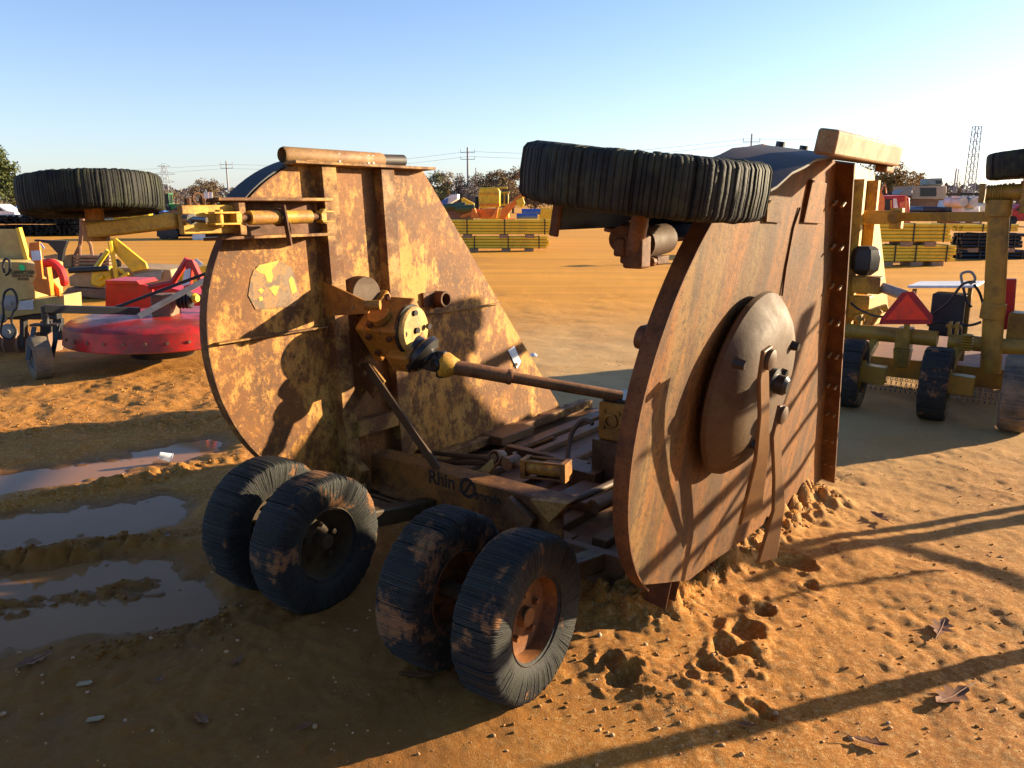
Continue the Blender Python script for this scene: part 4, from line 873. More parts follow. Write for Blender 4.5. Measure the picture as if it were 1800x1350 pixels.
# ================================================================ left: red cutter, seeder and other tools
red = thing('rotary_cutter', 'red round rotary cutter with scuffed deck and grey tail wheel, left of the rusty mower', 'mower', (-3.56, 8.15, 0))
rc = V((-3.56, 8.15, 0))
b = MB(); b.lathe([(.95, .24), (.965, .25), (.94, .42), (.89, .455), (.5, .49), (.001, .51)], Matrix.Translation(rc), 56, cap=False); b.lathe([(.94, .245), (.92, .42), (.2, .47)], Matrix.Translation(rc), 40, cap=False); b.build('deck', C_dred, red, ang=30)
for i in range(14):
    b = MB(); a_ = -PI/2+(i-7)*.2; p = rc+V((.953*math.cos(a_), .953*math.sin(a_), .33)); b.cyl(p, p+V((math.cos(a_)*.012, math.sin(a_)*.012, 0)), .016, n=6); b.build('bolt', C_brn, red)
b = MB(); b.cyl((rc.x-.05, rc.y-.05, .07), (rc.x-.05, rc.y-.05, .22), .30, .35, 30); b.build('blade_hub', C_blk, red)
cw = at(70, 630, 7.25); cw.z = .20; CA = V((.74, .67, 0)).normalized()
w = rim_bm(cw, CA, .40, .15).build('tail_wheel', C_gry, red); tyre('tyre', cw, CA, .40, .15, C_tyg, w, 71, 80)
b = MB()
for s_ in (-.10, .10): b.bar(cw+CA*s_+V((0, 0, -.01)), cw+CA*s_+V((.03, .12, .28)), .05, .012)
b.box(cw+V((.03, .12, .29)), (.26, .10, .02)); b.cyl(cw+V((.03, .12, .29)), cw+V((.03, .12, .46)), .03, n=12); b.build('wheel_fork', C_blk, red, .003)
b = MB(); b.bar(cw+V((.03, .12, .44)), rc+V((-.1, -.35, .56)), .08, .07); b.build('tail_beam', C_blk, red, .005)
b = MB(); b.bar(at(184, 548, 7.7), at(385, 472, 8.0), .05, .03); b.build('tie_bar', C_blk, red, .003)
b = MB(); b.bar(at(244, 556, 7.55), at(390, 476, 7.9), .055, .014, (0, -1, 0)); b.build('tie_bar', C_gry, red, .002)
b = MB(); b.box(at(292, 537, 8.0), (.20, .26, .24)); b.build('gearbox', C_brn, red, .02)
b = MB(); p = at(322, 527, 7.95)
for k in range(4): b.lathe([(.075, 0), (.09, .015), (.075, .03)], frame_z(p+V((.035*k-.05, 0, 0)), p+V((1, 0, 0))), 20)
b.cyl(p, p+V((.22, .02, .02)), .035, n=14); b.build('shaft_guard', C_blk, red)
b = MB(); p = at(340, 524, 7.9); b.lathe([(.035, 0), (.05, .02), (.035, .05)], frame_z(p, p+V((1, -.3, 0))), 12); b.build('shaft_yoke', C_ylw, red)
b = MB(); stroke(b, [(330, 455), (303, 497), (262, 505)], 8.35, .035, 6); b.bar(at(335, 456, 8.3), at(330, 512, 8.3), .07, .06); b.bar(at(337, 458, 8.25), at(385, 560, 8.2), .06, .05); b.build('hitch_frame', C_red, red, .004)
b = MB(); ext(b, [(325, 474), (335, 472), (333, 500), (319, 503)], 8.22, .006); b.build('sticker', C_wht, red)
b = MB(); ext(b, [(341, 457), (345, 454), (357, 464), (352, 468)], 8.2, .004); b.build('paper_tag', C_wht, red)
rb = thing('box_scraper', 'plain red box blade standing behind the round red cutter', 'scraper', at(270, 548, 9.6)*1)
b = MB(); ext(b, [(186, 495), (233, 496), (268, 504), (268, 547), (185, 547)], 9.6, .05); b.build('end_panel', C_red, rb, .004)
b = MB(); ext(b, [(270, 500), (372, 522), (372, 560), (270, 560)], 9.7, .5); b.build('back_panel', C_red, rb, .004)
b = MB(); ext(b, [(184, 493), (240, 494), (246, 500), (186, 499)], 9.55, .5); b.build('top_rail', C_red, rb, .004)
sd = thing('seed_drill', 'tan seed drill with orange hitch plate and chain sprockets at the left edge', 'seeder', at(50, 620, 8.6))
b = MB(); ext(b, [(-90, 458), (46, 461), (62, 467), (62, 525), (-90, 548)], 8.6, .55); b.build('hopper', C_tan, sd, .01)
b = MB(); ext(b, [(-90, 402), (30, 403), (46, 456), (-90, 450)], 9.0, .02); b.build('lid', C_tan, sd, .004)
b = MB(); ext(b, [(27, 401), (33, 400), (50, 458), (43, 461)], 8.95, .06); b.build('lid_edge', C_ylw, sd, .003)
b = MB(); ext(b, [(-90, 548), (28, 531), (113, 519), (114, 548), (58, 552), (-90, 575)], 8.5, .35); b.build('lower_box', C_tan, sd, .008)
b = MB(); ext(b, [(51, 427), (69, 425), (72, 462), (75, 490), (90, 492), (104, 508), (105, 521), (84, 519), (62, 512), (57, 497), (66, 480), (60, 462), (50, 452)], 8.48, .03); hp = b.build('hitch_plate', C_or, sd, .003)
b = MB(); ext(b, [(79, 470), (83, 470), (90, 520), (85, 520)], 8.40, .08); b.build('rib', C_or, hp, .003)
b = MB(); ext(b, [(54, 441), (71, 440), (73, 457), (57, 458)], 8.472, .005); b.build('sticker', C_wht, hp)
b = MB(); ext(b, [(69, 428), (72, 427), (79, 436), (76, 438)], 8.44, .004); b.build('paper_tag', C_wht, hp)
b = MB(); ext(b, [(29, 530), (58, 527), (59, 544), (28, 545)], 8.492, .004); b.build('sticker', C_wht, sd)
p = at(39, 470, 8.594); b = MB(); b.lathe([(.028, -.002), (.034, .002)], frame_z(p, p+V((0, -1, 0))), 24); b.build('round_sticker', C_lime, sd)
TXM = lambda px, py, Y: Matrix.Translation(at(px, py, Y)) @ Matrix.Rotation(PI/2, 4, 'X')
C_dgr = col('dark_green_print', (.03, .06, .03), .6); C_txt = col('brown_print', (.12, .08, .03), .6)
for px, py, s_, z_, mt in ((29, 480.5, 'Land', .062, C_dgr), (50, 480.5, 'Pride', .062, C_dgr), (40, 487, 'SOLID STAND', .036, C_txt), (41, 492.5, 'SEEDER', .036, C_txt)):
    text_mesh('lettering', s_, z_, TXM(px, py, 8.596), mt, sd, .001, .001)
b = MB(); ext(b, [(20, 481.6), (60, 480.8), (60, 481.5), (20, 482.3)], 8.596, .003); b.build('lettering_rule', C_dgr, sd)
b = MB()
for px, py, r_ in ((18, 533, .085), (15, 583, .085), (3, 560, .05)):
    p = at(px, py, 8.35); b.lathe([(r_, -.01), (r_, .01), (r_*.3, .02), (r_*.3, .04), (.001, .04)], frame_z(p, p+V((.2, -1, 0))), 24)
b.build('sprocket', C_gry, sd)
b = MB()
ring = [(5, 535), (8, 515), (20, 508), (29, 520), (30, 540), (24, 548), (20, 565), (28, 582), (18, 596), (4, 590), (2, 575), (6, 555), (5, 535)]
b.tube(spl([at(px, py, 8.33) for px, py in ring], 6), .012, 6); b.build('drive_chain', C_blk, sd)
b = MB(); b.tube(spl([at(px, py, 8.5) for px, py in ((8, 480), (5, 465), (10, 455), (17, 460), (16, 478), (10, 484))], 6), .012, 6); b.build('grab_loop', C_blk, sd)
b = MB(); b.tube(spl([at(px, py, 8.65) for px, py in ((76, 463), (92, 462), (106, 474), (113, 494), (109, 496))], 6), .045, 10); b.build('red_guard_hoop', C_red, sd)
b = MB(); p = at(92, 474, 8.7); b.lathe([(.10, 0), (.10, .05), (.05, .06), (.05, .02)], frame_z(p, p+V((.3, -1, 0))), 20); b.build('gearbox', C_brn, sd)
b = MB(); rect(b, -60, 552, 100, 562, 8.55, .1); rect(b, 92, 560, 108, 598, 8.6, .06); rect(b, 70, 565, 90, 590, 8.7, .1); rect(b, -40, 560, -30, 612, 8.6, .08); rect(b, 34, 560, 42, 612, 8.6, .08); b.build('under_frame', C_blk, sd, .006)
b = MB()
for i in range(7): b.lathe([(.13, -.01), (.13, .01)], frame_z(at(-50+i*24, 604, 8.7), at(-50+i*24, 604, 8.7)+V((1, -.3, 0))), 18)
b.build('coulter_disc', C_brn, sd)
yc = thing('rotary_cutter', 'yellow rotary cutter with tall A frame and pale clay deck, behind the red box blade', 'mower', G(215, 528))
Yc = G(215, 528).y+.5
b = MB(); ext(b, [(120, 487), (140, 476), (205, 470), (300, 474), (305, 500), (190, 508), (122, 503)], Yc-.4, 1.0); b.build('deck', C_clay, yc, .02)
b = MB(); ext(b, [(118, 506), (186, 508), (186, 527), (108, 518)], Yc-.42, .9); b.build('deck_skirt', C_brn, yc, .02)
b = MB(); stroke(b, [(193, 424), (199, 452), (206, 493)], Yc-.5, .038, 6); stroke(b, [(190, 440), (163, 478)], Yc+.3, .04, 6); b.build('a_frame_leg', C_ylw, yc)
b = MB(); ext(b, [(193, 421), (203, 419), (256, 462), (259, 472), (232, 478), (214, 458), (197, 438)], Yc-.45, .05); b.build('a_frame_plate', C_ylw, yc, .006)
b = MB(); stroke(b, [(206, 493), (226, 480)], Yc-.5, .035, 6); stroke(b, [(207, 472), (224, 484)], Yc-.46, .03, 6); stroke(b, [(172, 492), (181, 485)], Yc-.5, .025, 6); b.build('brace', C_ylw, yc)
b = MB(); ext(b, [(160, 478), (190, 468), (196, 490), (175, 506), (158, 500)], Yc-.46, .2); b.build('gearbox_shield', C_ylw, yc, .03)
b = MB(); p = at(207, 463, Yc-.2); b.lathe([(.06, 0), (.08, .03), (.02, .07)], frame_z(p, p+V((0, -1, 0))), 16); b.cyl(at(122, 476, Yc-.5), at(190, 472, Yc-.5), .045, n=12); b.build('drive_shaft', C_blk, yc)
b = MB(); ext(b, [(235, 482), (285, 476), (282, 492), (236, 494)], Yc-.44, .02); b.build('worn_panel', C_gry, yc)
b = MB(); ext(b, [(262, 498), (300, 474), (372, 466), (372, 490), (340, 510), (262, 512)], Yc-.1, .4); b.build('front_frame', C_ylw, yc, .01)
pl = thing('plough', 'dark rusty plough with a drooping share behind the orange hitch plate', 'plough', G(100, 472))
Yp = G(100, 472).y
b = MB(); ext(b, [(60, 421), (118, 424), (112, 438), (107, 466), (103, 466), (101, 446), (84, 428), (60, 424)], Yp, .12); b.build('beam', C_blk, pl, .01)
b = MB(); ext(b, [(76, 450), (100, 446), (104, 470), (80, 476)], Yp+.2, .1); ext(b, [(108, 450), (126, 447), (126, 470), (108, 472)], Yp+.3, .2); b.build('share', C_clay, pl, .02)
cu = thing('cultivator', 'old brown cultivator with bent upright tines, between the plough and yellow cutter', 'cultivator', G(145, 470))
Yu = G(145, 470).y
for pts in (((143, 384), (142, 428), (131, 450), (129, 472)), ((145, 384), (149, 412), (159, 430), (163, 452), (163, 472)), ((140, 450), (140, 432), (143, 400))):
    b = MB(); b.tube([at(px, py, Yu) for px, py in pts], .04, 6); b.build('tine', C_brn, cu)
b = MB()
for z_ in range(4): rect(b, 128, 449+z_*6, 192, 453.5+z_*6, Yu-.1, .4)
b.build('frame_bar', C_wood, cu, .01)
b = MB(); b.bar(at(182, 446, Yu-.5), at(166, 478, Yu-.8), .12, .08); b.build('drawbar', C_brn, cu)
# ================================================================ far yard
def bundle(px0, px1, py0, py1, Y, rows, cols, mat, label, group='strapped pipe bundles', end=None, straps=3, blocks=True, cat='pipe bundle'):
    p0, p1 = at(px0, py1, Y), at(px1, py0, Y); L = p1.x-p0.x; hgt = p1.z-p0.z; d = hgt/rows; r = d/2
    o = thing('pipe_bundle', label, cat, (p0.x+L/2, Y, p0.z), 0, group)
    rr = random.Random(int(px0*7+py0))
    b = MB(Matrix.Translation(o.location)); b.lathe([(r*.97, -L/2), (r*.97, L/2)], Matrix.Rotation(PI/2, 4, 'Y'), 8, cap=False); b.lathe([(r*.97, L/2), (r*.7, L/2), (r*.7, L/2-.3), (.001, L/2-.3)], Matrix.Rotation(PI/2, 4, 'Y'), 8, cap=False); b.lathe([(r*.97, -L/2), (.001, -L/2)], Matrix.Rotation(PI/2, 4, 'Y'), 8, cap=False)
    first = b.build('pipe', mat, o)
    for i in range(rows):
        for k in range(cols):
            c = first if i == 0 and k == 0 else first.copy()
            if c is not first: COL.objects.link(c); c.parent = o
            c.location = (rr.gauss(0, .03), k*d+r, i*d+r)
    for k in range(straps):
        x = -L/2+L*(k+.7+rr.uniform(-.15, .15))/straps; b = MB(Matrix.Translation(o.location)); w = cols*d
        for q in (((x, -.012, -.01), (x+.035, -.004, hgt+.012)), ((x, -.012, hgt+.001), (x+.035, w+.012, hgt+.012)), ((x, w+.004, -.01), (x+.035, w+.012, hgt+.012))): b.b2(*q)
        b.build('strap', C_blk, o)
    if blocks:
        for x in (-L*.3, L*.05, L*.3): b = MB(Matrix.Translation(o.location)); b.b2((x-.15, 0, -.12), (x+.15, cols*d, -.004)); b.build('bearer', C_wood, o)
    return o
C_pipe = rusty('yellow_pipe', (.92, .58, .05), (.84, .50, .045), (.55, .33, .05), 2.5, .5, .7, .5, .05, spots=False)
C_pblk = plain('black_pipe', (.012, .016, .02), .35, .5, 3)
YS = G(880, 442).y
bundle(785, 968, 386, 412, YS, 5, 6, C_pipe, 'upper bundle of yellow pipes in the stack seen between the rusty wings')
bundle(800, 963, 416, 437, YS, 4, 6, C_pipe, 'lower bundle of yellow pipes in the stack seen between the rusty wings')
YR = G(1600, 468).y
bundle(1500, 1674, 393, 425, YR, 5, 7, C_pipe, 'upper bundle of the yellow pipe stack at right with bright cut ends')
bundle(1530, 1682, 431, 460, YR, 5, 7, C_pipe, 'lower bundle of the yellow pipe stack at right with bright cut ends')
bundle(1690, 1788, 394, 407, YR+2.5, 2, 6, C_pipe, 'thin layer of yellow pipes lying on the black pipes at right', blocks=False, straps=2)
bundle(1690, 1800, 410, 436, YR+2.5, 4, 6, C_pblk, 'upper black pipe bundle at right under the thin yellow layer')
bundle(1690, 1810, 440, 466, YR+2.5, 4, 6, C_pblk, 'lower black pipe bundle on the ground at right')
YL = G(80, 415).y
for px0, px1, py0, py1, lb in ((-40, 62, 377, 394, 'upper dark pipe bundle at the far left edge'), (64, 145, 376, 394, 'upper dark pipe bundle below the left raised tyre'), (-40, 60, 397, 413, 'lower dark pipe bundle at the far left edge'), (63, 146, 397, 413, 'lower dark pipe bundle below the left raised tyre')):
    # stacked end on: the pipes run away from us
    p0, p1 = at(px0, py1, YL), at(px1, py0, YL); o = thing('pipe_bundle', lb, 'pipe bundle', (p0.x, YL, p0.z), 0, 'dark pipe bundles seen end on')
    nx = 20; d = (p1.x-p0.x)/nx; nz = max(3, round((p1.z-p0.z)/d)); b = MB(Matrix.Translation(o.location)); r = d*.48
    b.lathe([(r*.6, .25), (r*.75, .0), (r, 0), (r, 3)], Matrix.Rotation(-PI/2, 4, 'X'), 8, cap=False); f_ = b.build('pipe', C_pblk, o)
    rr = random.Random(px0)
    for i in range(nx):
        for k in range(nz):
            c = f_ if i+k == 0 else f_.copy()
            if i+k: COL.objects.link(c); c.parent = o
            c.location = ((i+.5)*d, rr.uniform(-.2, .2), (k+.5)*d)
            if i*k > 90: pass
YB = YL+4
for px0, px1, py0, py1, lb in ((178, 262, 380, 396, 'olive yellow pipe bundle between the left wheel stem and green tractor'),):
    bundle(px0, px1, py0, py1, YB, 4, 5, C_pipe, lb)
o = thing('yellow_weight', 'row of small bright yellow weights on the far olive pipe bundle', 'weights', at(240, 380, YB)); b = MB()
for k in range(3): rect(b, 223+k*14, 372+k, 234+k*14, 380, YB, .5)
b.build('weight', C_ylw, o, .03)
o = thing('flat_trailer', 'dark green flat trailer parked behind the raised wing wheel arm', 'trailer', G(320, 421)); Yt = G(320, 421).y
b = MB(); rect(b, 266, 381, 400, 400, Yt, 2); b.build('deck', col('dark_green', (.02, .05, .035), .5), o, .03)
b = MB(); rect(b, 275, 400, 392, 416, Yt+.3, 1.4); b.build('chassis', C_blk, o, .03)
b = MB()
for px in (290, 306): p = at(px, 411, Yt+.1); b.lathe([(.24, 0), (.24, .2), (.1, .22)], frame_z(p, p+V((0, -1, 0))), 16)
b.build('wheel', C_blk, o)
b = MB(); rect(b, 338, 408, 400, 422, Yt-.4, .4); b.build('kerb_block', C_wht, o, .02)
# green tractor, cars
def tractor(px, py, w, Y, paint, rimc, label, hood=1):
    s = w/3.6; P0 = at(px, py, Y); o = thing('tractor', label, 'tractor', P0); T = Matrix.Translation(P0) @ Matrix.Scale(s, 4)
    b = MB(T); b.b2((.2, 0, .8), (1.9, .8, 1.45)); b.b2((1.8, .1, .9), (2.0, .7, 1.35)); b.build('bonnet', paint, o, .06)
    b = MB(T); b.b2((-1.0, -.1, 1.1), (.2, .9, 1.5)); b.b2((-1.05, -.2, 2.5), (.3, 1.0, 2.6)); 
    for x in (-.95, .15): b.b2((x, -.08, 1.5), (x+.08, 0, 2.5)); b.b2((x, .82, 1.5), (x+.08, .9, 2.5))
    b.build('cab', paint, o, .02); b = MB(T); b.b2((-.86, -.04, 1.52), (.14, .84, 2.48)); b.build('cab_glass', C_dk, o)
    for x, r in ((-.5, .8), (1.45, .5)):
        for y in (-.35, .95):
            b = MB(T); L = frame_z((x, y, r), (x, y+.3, r)); b.lathe([(r*.55, 0), (r*.95, 0), (r, .06), (r, .26), (r*.95, .32), (r*.55, .32)], L, 22, cap=False); wv = b.build('wheel', C_blk, o)
            b = MB(T); b.lathe([(r*.55, .04), (r*.2, .10), (.001, .10)], L, 18, cap=False); b.build('rim', rimc, wv)
    b = MB(T); b.cyl((1.0, .2, 1.45), (1.0, .2, 2.1), .04, n=8); b.build('exhaust', C_blk, o)
    return o
def car(px, py, w, Y, paint, label, kind='car', flip=False):
    P0 = at(px, py, Y); s = w/4.4; o = thing('parked_car' if kind == 'car' else kind, label, 'car' if kind == 'car' else kind, P0); T = Matrix.Translation(P0) @ Matrix.Scale(s, 4) @ (Matrix.Rotation(PI, 4, 'Z') if flip else ID)
    if kind == 'van': prof = [(-2.2, .35), (2.15, .35), (2.2, .9), (1.55, 1.15), (.95, 1.85), (.5, 1.95), (-2.1, 1.95), (-2.25, 1.6)]; win = [(1.35, 1.22), (.92, 1.75), (-2.0, 1.78), (-2.0, 1.25)]
    elif kind == 'pickup': prof = [(-2.3, .4), (2.2, .4), (2.25, 1.0), (1.0, 1.15), (.45, 1.75), (-.75, 1.75), (-.85, 1.1), (-2.3, 1.1)]; win = [(.85, 1.17), (.4, 1.65), (-.65, 1.65), (-.7, 1.17)]
    else: prof = [(-2.1, .3), (2.1, .3), (2.15, .75), (1.1, .95), (.5, 1.42), (-.9, 1.45), (-1.6, .98), (-2.15, .9)]; win = [(1.0, .98), (.45, 1.36), (-.85, 1.38), (-1.4, .98)]
    L = Matrix.Rotation(PI/2, 4, 'X')
    b = MB(T @ L); b.prism(prof, -.85, .85); body = b.build('body', paint, o, .05)
    b = MB(T @ L); b.prism(win, -.862, .862); b.build('window', C_dk, o)
    for x in (-1.35, 1.35):
        for y in (-.72, .72):
            b = MB(T); b.lathe([(.001, -.13), (.32, -.13), (.34, 0), (.32, .13), (.001, .13)], frame_z((x, y, .34), (x, y+.3, .34)), 18, cap=False); b.build('wheel', C_blk, o)
    return o
tractor(297, 382, 3.4, 86, C_green, C_ylw, 'green tractor with yellow wheels beyond the raised left wheel arm')
car(262, 383, 4.0, 84, C_blue, 'small blue hatchback just left of the green tractor'); o = thing('disc_harrow', 'low red harrow frame lying just right of the green tractor', 'harrow', at(312, 380, 80)); b = MB(); rect(b, 300, 371, 332, 375, 80, .8); rect(b, 303, 375, 306, 381, 80.2, .2); rect(b, 324, 375, 327, 381, 80.2, .2); b.build('frame', C_red, o, .03)
# loader and other plant between the wings
YK = YS+5
ld = thing('wheel_loader', 'yellow wheel loader with its bucket raised above the yellow pipe stack', 'loader', at(862, 400, YK))
b = MB(); ext(b, [(842, 331), (843, 329), (876, 330), (879, 336), (879, 364), (843, 366), (841, 345)], YK, .9); b.build('bucket', C_ylw, ld, .05)
b = MB(); rect(b, 842, 340, 878, 341.2, YK-.04, .04); rect(b, 843, 358, 878, 361, YK-.05, .05); b.build('cutting_edge', C_or, ld)
b = MB(); rect(b, 878, 337, 896, 340, YK+1.2, 1.5); rect(b, 877, 328, 892, 331, YK+1.2, 1.5); rect(b, 879, 340, 894, 362, YK+1.3, 1.3); b.build('cab', col('dull_yellow', (.4, .3, .05), .5), ld, .03)
b = MB(); rect(b, 881, 342, 885, 358, YK+1.27, .03); rect(b, 888, 342, 892, 358, YK+1.27, .03); b.build('cab_glass', C_dk, ld)
b = MB(); rect(b, 834, 345, 841, 372, YK+.6, .8); b.build('wheel', C_blk, ld, .1)
b = MB(); rect(b, 845, 366, 895, 400, YK+1.0, 2.2); b.build('body', C_ylw, ld, .05)
bo = thing('boom_arm', 'orange folded boom arm leaning to the right behind the yellow pipe stack', 'boom', at(885, 400, YK-1))
b = MB(); ext(b, [(878, 384), (882, 366), (903, 352), (906, 347), (920, 338), (926, 344), (915, 352), (899, 368), (888, 386)], YK-1, .5); b.build('arm', C_or, bo, .03)
b = MB(); ext(b, [(907, 352), (919, 345), (923, 358), (917, 366), (908, 360)], YK-1.1, .3); b.build('knuckle', C_ylw, bo, .03); b = MB(); rect(b, 878, 384, 905, 392, YK-1, .8); b.build('foot', C_or, bo)
tr = thing('open_hopper', 'open orange hopper sitting on top of the yellow pipe stack', 'hopper', at(850, 385, YS+.3))
b = MB(); ext(b, [(830, 367), (834, 366), (842, 384), (827, 384)], YS+.3, .9); ext(b, [(862, 384), (874, 365), (876, 365), (873, 384)], YS+.3, .9); ext(b, [(832, 368), (874, 366), (870, 384), (836, 384)], YS+1.0, .1); ext(b, [(808, 380), (828, 372), (830, 378), (812, 384)], YS+.4, .3); b.build('side_wall', C_or, tr, .01)
b = MB(); p0, p1 = at(917, 372, YS+1.2), at(950, 372, YS+1.2)
o = thing('blue_barrel', 'pair of blue rolls lying on the yellow pipe stack', 'rolls', at(930, 386, YS+1))
b.cyl(p0, p1, .10, n=14); b.build('roll', C_blue, o); b = MB(); b.cyl(at(908, 380, YS+.8), at(945, 380, YS+.8), .09, n=14); b.build('roll', C_blue, o)
o = thing('yellow_crate', 'flat yellow crate at the right end of the pipe stack', 'crate', at(962, 386, YS+2)); b = MB(); rect(b, 948, 366, 974, 386, YS+2, .8); b.build('side', C_ylw, o, .02); b = MB()
for k in range(4): rect(b, 950+6*k, 362, 952+6*k, 366, YS+2, .08)
b.build('stake', C_ylw, o)
o = thing('tipped_trailer', 'white and blue tilted trailer left of the loader', 'trailer', at(790, 372, YK+8)); b = MB(); ext(b, [(772, 356), (793, 342), (805, 341), (804, 350), (785, 361)], YK+8, 1.5); b.build('tray', C_wht, o, .03); b = MB(); ext(b, [(770, 355), (788, 348), (786, 360), (772, 362)], YK+7.9, .1); b.build('side', C_blue, o); b = MB(); rect(b, 776, 360, 800, 376, YK+8.2, 1); b.build('chassis', C_blk, o)
o = thing('pipe_rack', 'rack of dark green and white tubes left of the loader', 'rack', at(810, 385, YK+3)); b = MB()
b.cyl(at(780, 364, YK+3), at(818, 361, YK+3), .13, n=12); b.cyl(at(800, 367, YK+2.8), at(834, 366, YK+2.8), .15, n=12); b.build('tube', col('dull_green', (.06, .10, .05), .5), o); b = MB(); rect(b, 778, 366, 800, 372, YK+3.2, .4); rect(b, 786, 372, 832, 386, YK+3, .6); b.build('stand', C_brn, o)
o = thing('yellow_boom', 'small yellow digger boom behind the rack of tubes', 'boom', at(822, 372, YK+6)); b = MB(); ext(b, [(810, 349), (814, 347), (834, 358), (834, 364), (826, 362), (812, 356)], YK+6, .3); rect(b, 820, 360, 830, 378, YK+6.1, .5); b.build('arm', C_ylw, o, .02)
# right: reel, truck, van, container, army truck, tanks
YV = YR+5
rl = thing('cable_reel', 'orange red cable reel behind the second mower', 'reel', at(1530, 395, YV-2)); b = MB(); p = at(1529, 361, YV-2); b.lathe([(.50, -.05), (.52, 0), (.50, .05), (.2, .05), (.2, .3), (.5, .3), (.5, .36), (.001, .36)], frame_z(p, p+V((-.35, 1, 0))), 36); b.build('flange', C_or, rl); b = MB(); b.lathe([(.26, -.08), (.26, .0)], frame_z(p, p+V((-.35, 1, 0))), 24); b.build('hub', C_red, rl); b = MB(); rect(b, 1518, 380, 1560, 396, YV-2.3, .8); b.build('stand', C_red, rl)
b = MB(); rect(b, 1531, 326, 1540, 334, YV-2, .2); b.build('beacon', C_or, rl); b = MB(); rect(b, 1515, 326, 1531, 334, YV-1.9, .3); b.build('guard', C_gry, rl)
rt = thing('red_truck_cab', 'red truck cab with open door frame beside the cable reel', 'truck', at(1580, 398, YV)); b = MB(); ext(b, [(1552, 348), (1560, 345), (1592, 343), (1600, 348), (1600, 396), (1552, 396)], YV, 2); b.build('cab', C_red, rt, .04); b = MB(); ext(b, [(1556, 350), (1568, 350), (1568, 372), (1556, 374)], YV-.02, .02); b.build('window', C_dk, rt); b = MB(); ext(b, [(1570, 349), (1576, 349), (1580, 372), (1571, 372)], YV-.02, .02); b.build('door_mirror', C_wht, rt); b = MB(); ext(b, [(1581, 356), (1598, 352), (1600, 392), (1585, 392)], YV-.04, .04); b.build('door', col('salmon_panel', (.7, .2, .1), .5), rt)
b = MB(); stroke(b, [(1545, 342), (1556, 322), (1558, 340)], YV-.3, .02, 6); stroke(b, [(1567, 390), (1566, 352)], YV-.3, .02); stroke(b, [(1592, 345), (1591, 390)], YV-.3, .025); b.build('frame', C_or, rt); b = MB(); rect(b, 1553, 337, 1568, 342, YV+.2, .5); b.build('air_horn', C_blk, rt)
car(1612, 382, 4.6, 88, C_wht, 'white van parked right of the red truck cab', 'van', flip=False)
ct = thing('shipping_container', 'ribbed white container far behind the red truck cab', 'container', at(1590, 377, 110)); b = MB(); rect(b, 1552, 329, 1618, 377, 110, 2.4)
for k in range(22): rect(b, 1553+k*3, 330, 1554.4+k*3, 376, 109.9, .1)
b.build('wall', C_wht, ct)
at_ = thing('army_truck', 'desert tan box truck with a dark rear opening beyond the white van', 'truck', at(1640, 378, 80)); b = MB(); rect(b, 1603, 327, 1664, 350, 80, 4); b.build('box_body', C_army, at_, .05); b = MB(); rect(b, 1618, 330, 1646, 345, 79.95, .05); b.build('opening', C_dk, at_); b = MB(); ext(b, [(1629, 325), (1631, 314), (1657, 313), (1659, 325)], 81, 1.5); b.build('turret', col('grey_green_panel', (.25, .3, .27), .5), at_, .06); b = MB(); rect(b, 1645, 317, 1655, 323, 80.97, .02); b.build('turret_window', C_dk, at_); b = MB(); rect(b, 1590, 345, 1664, 374, 80.4, 3); b.build('chassis', C_brn, at_, .04); b = MB(); ext(b, [(1578, 342), (1590, 333), (1604, 335), (1603, 345)], 79, 2); b.build('cab', C_gry, at_, .05)
b = MB()
for px in (1602, 1622, 1654): p = at(px, 375, 80); b.lathe([(.001, -.2), (.5, -.2), (.55, 0), (.5, .2), (.001, .2)], frame_z(p, p+V((0, 1, 0))), 18, cap=False)
b.build('wheel', C_blk, at_)
bt = thing('covered_trailer', 'low trailer with a shiny blue black cover behind the fold link of the second mower', 'trailer', at(1655, 390, YV+2)); b = MB(); ext(b, [(1622, 371), (1626, 363), (1684, 364), (1688, 372)], YV+2, 2); b.build('cover', col('blue_black_tarpaulin', (.02, .035, .08), .2), bt, .04); b = MB(); rect(b, 1618, 372, 1690, 389, YV+2.1, 1.8); b.build('body', C_blk, bt, .03); b = MB(); rect(b, 1649, 384, 1658, 387, YV+2.07, .03); b.build('number_plate', C_wht, bt)
car(1668, 385, 4.4, 78, C_wht, 'white pickup half hidden behind the covered trailer', 'pickup')
wk = thing('water_tanker', 'white tank truck with two round lids beside the mast of the second mower', 'tanker', at(1712, 396, YV+1)); b = MB()
for px, py in ((1692, 355), (1711, 356)): p = at(px, py, YV+1); b.lathe([(.001, -.06), (.15, -.06), (.17, 0), (.17, .9), (.001, .9)], frame_z(p, p+V((0, 1, 0))), 20, cap=False)
b.build('tank', C_tank, wk); b = MB()
for q in ((1690, 363, 1697, 392), (1712, 363, 1722, 392), (1697, 368, 1712, 374)): rect(b, *q, YV+1.2, .6)
b.build('leg_panel', C_wht, wk, .02); b = MB(); rect(b, 1688, 339, 1722, 343, YV+1.1, .9); b.build('top_rail', C_blk, wk); b = MB(); rect(b, 1684, 345, 1700, 348, YV+1.0, .4); rect(b, 1704, 345, 1720, 348, YV+1.0, .4); b.build('lamp_bar', C_wht, wk); b = MB(); ext(b, [(1722, 362), (1730, 356), (1742, 360), (1742, 372), (1724, 374)], YV+2, 1); b.build('spare_tank', C_tank, wk, .05); b = MB(); rect(b, 1680, 390, 1726, 400, YV+1.3, 1.2); b.build('chassis', C_brn, wk)
car(1800, 396, 4.4, 56, C_red, 'red car just right of the second mower mast')
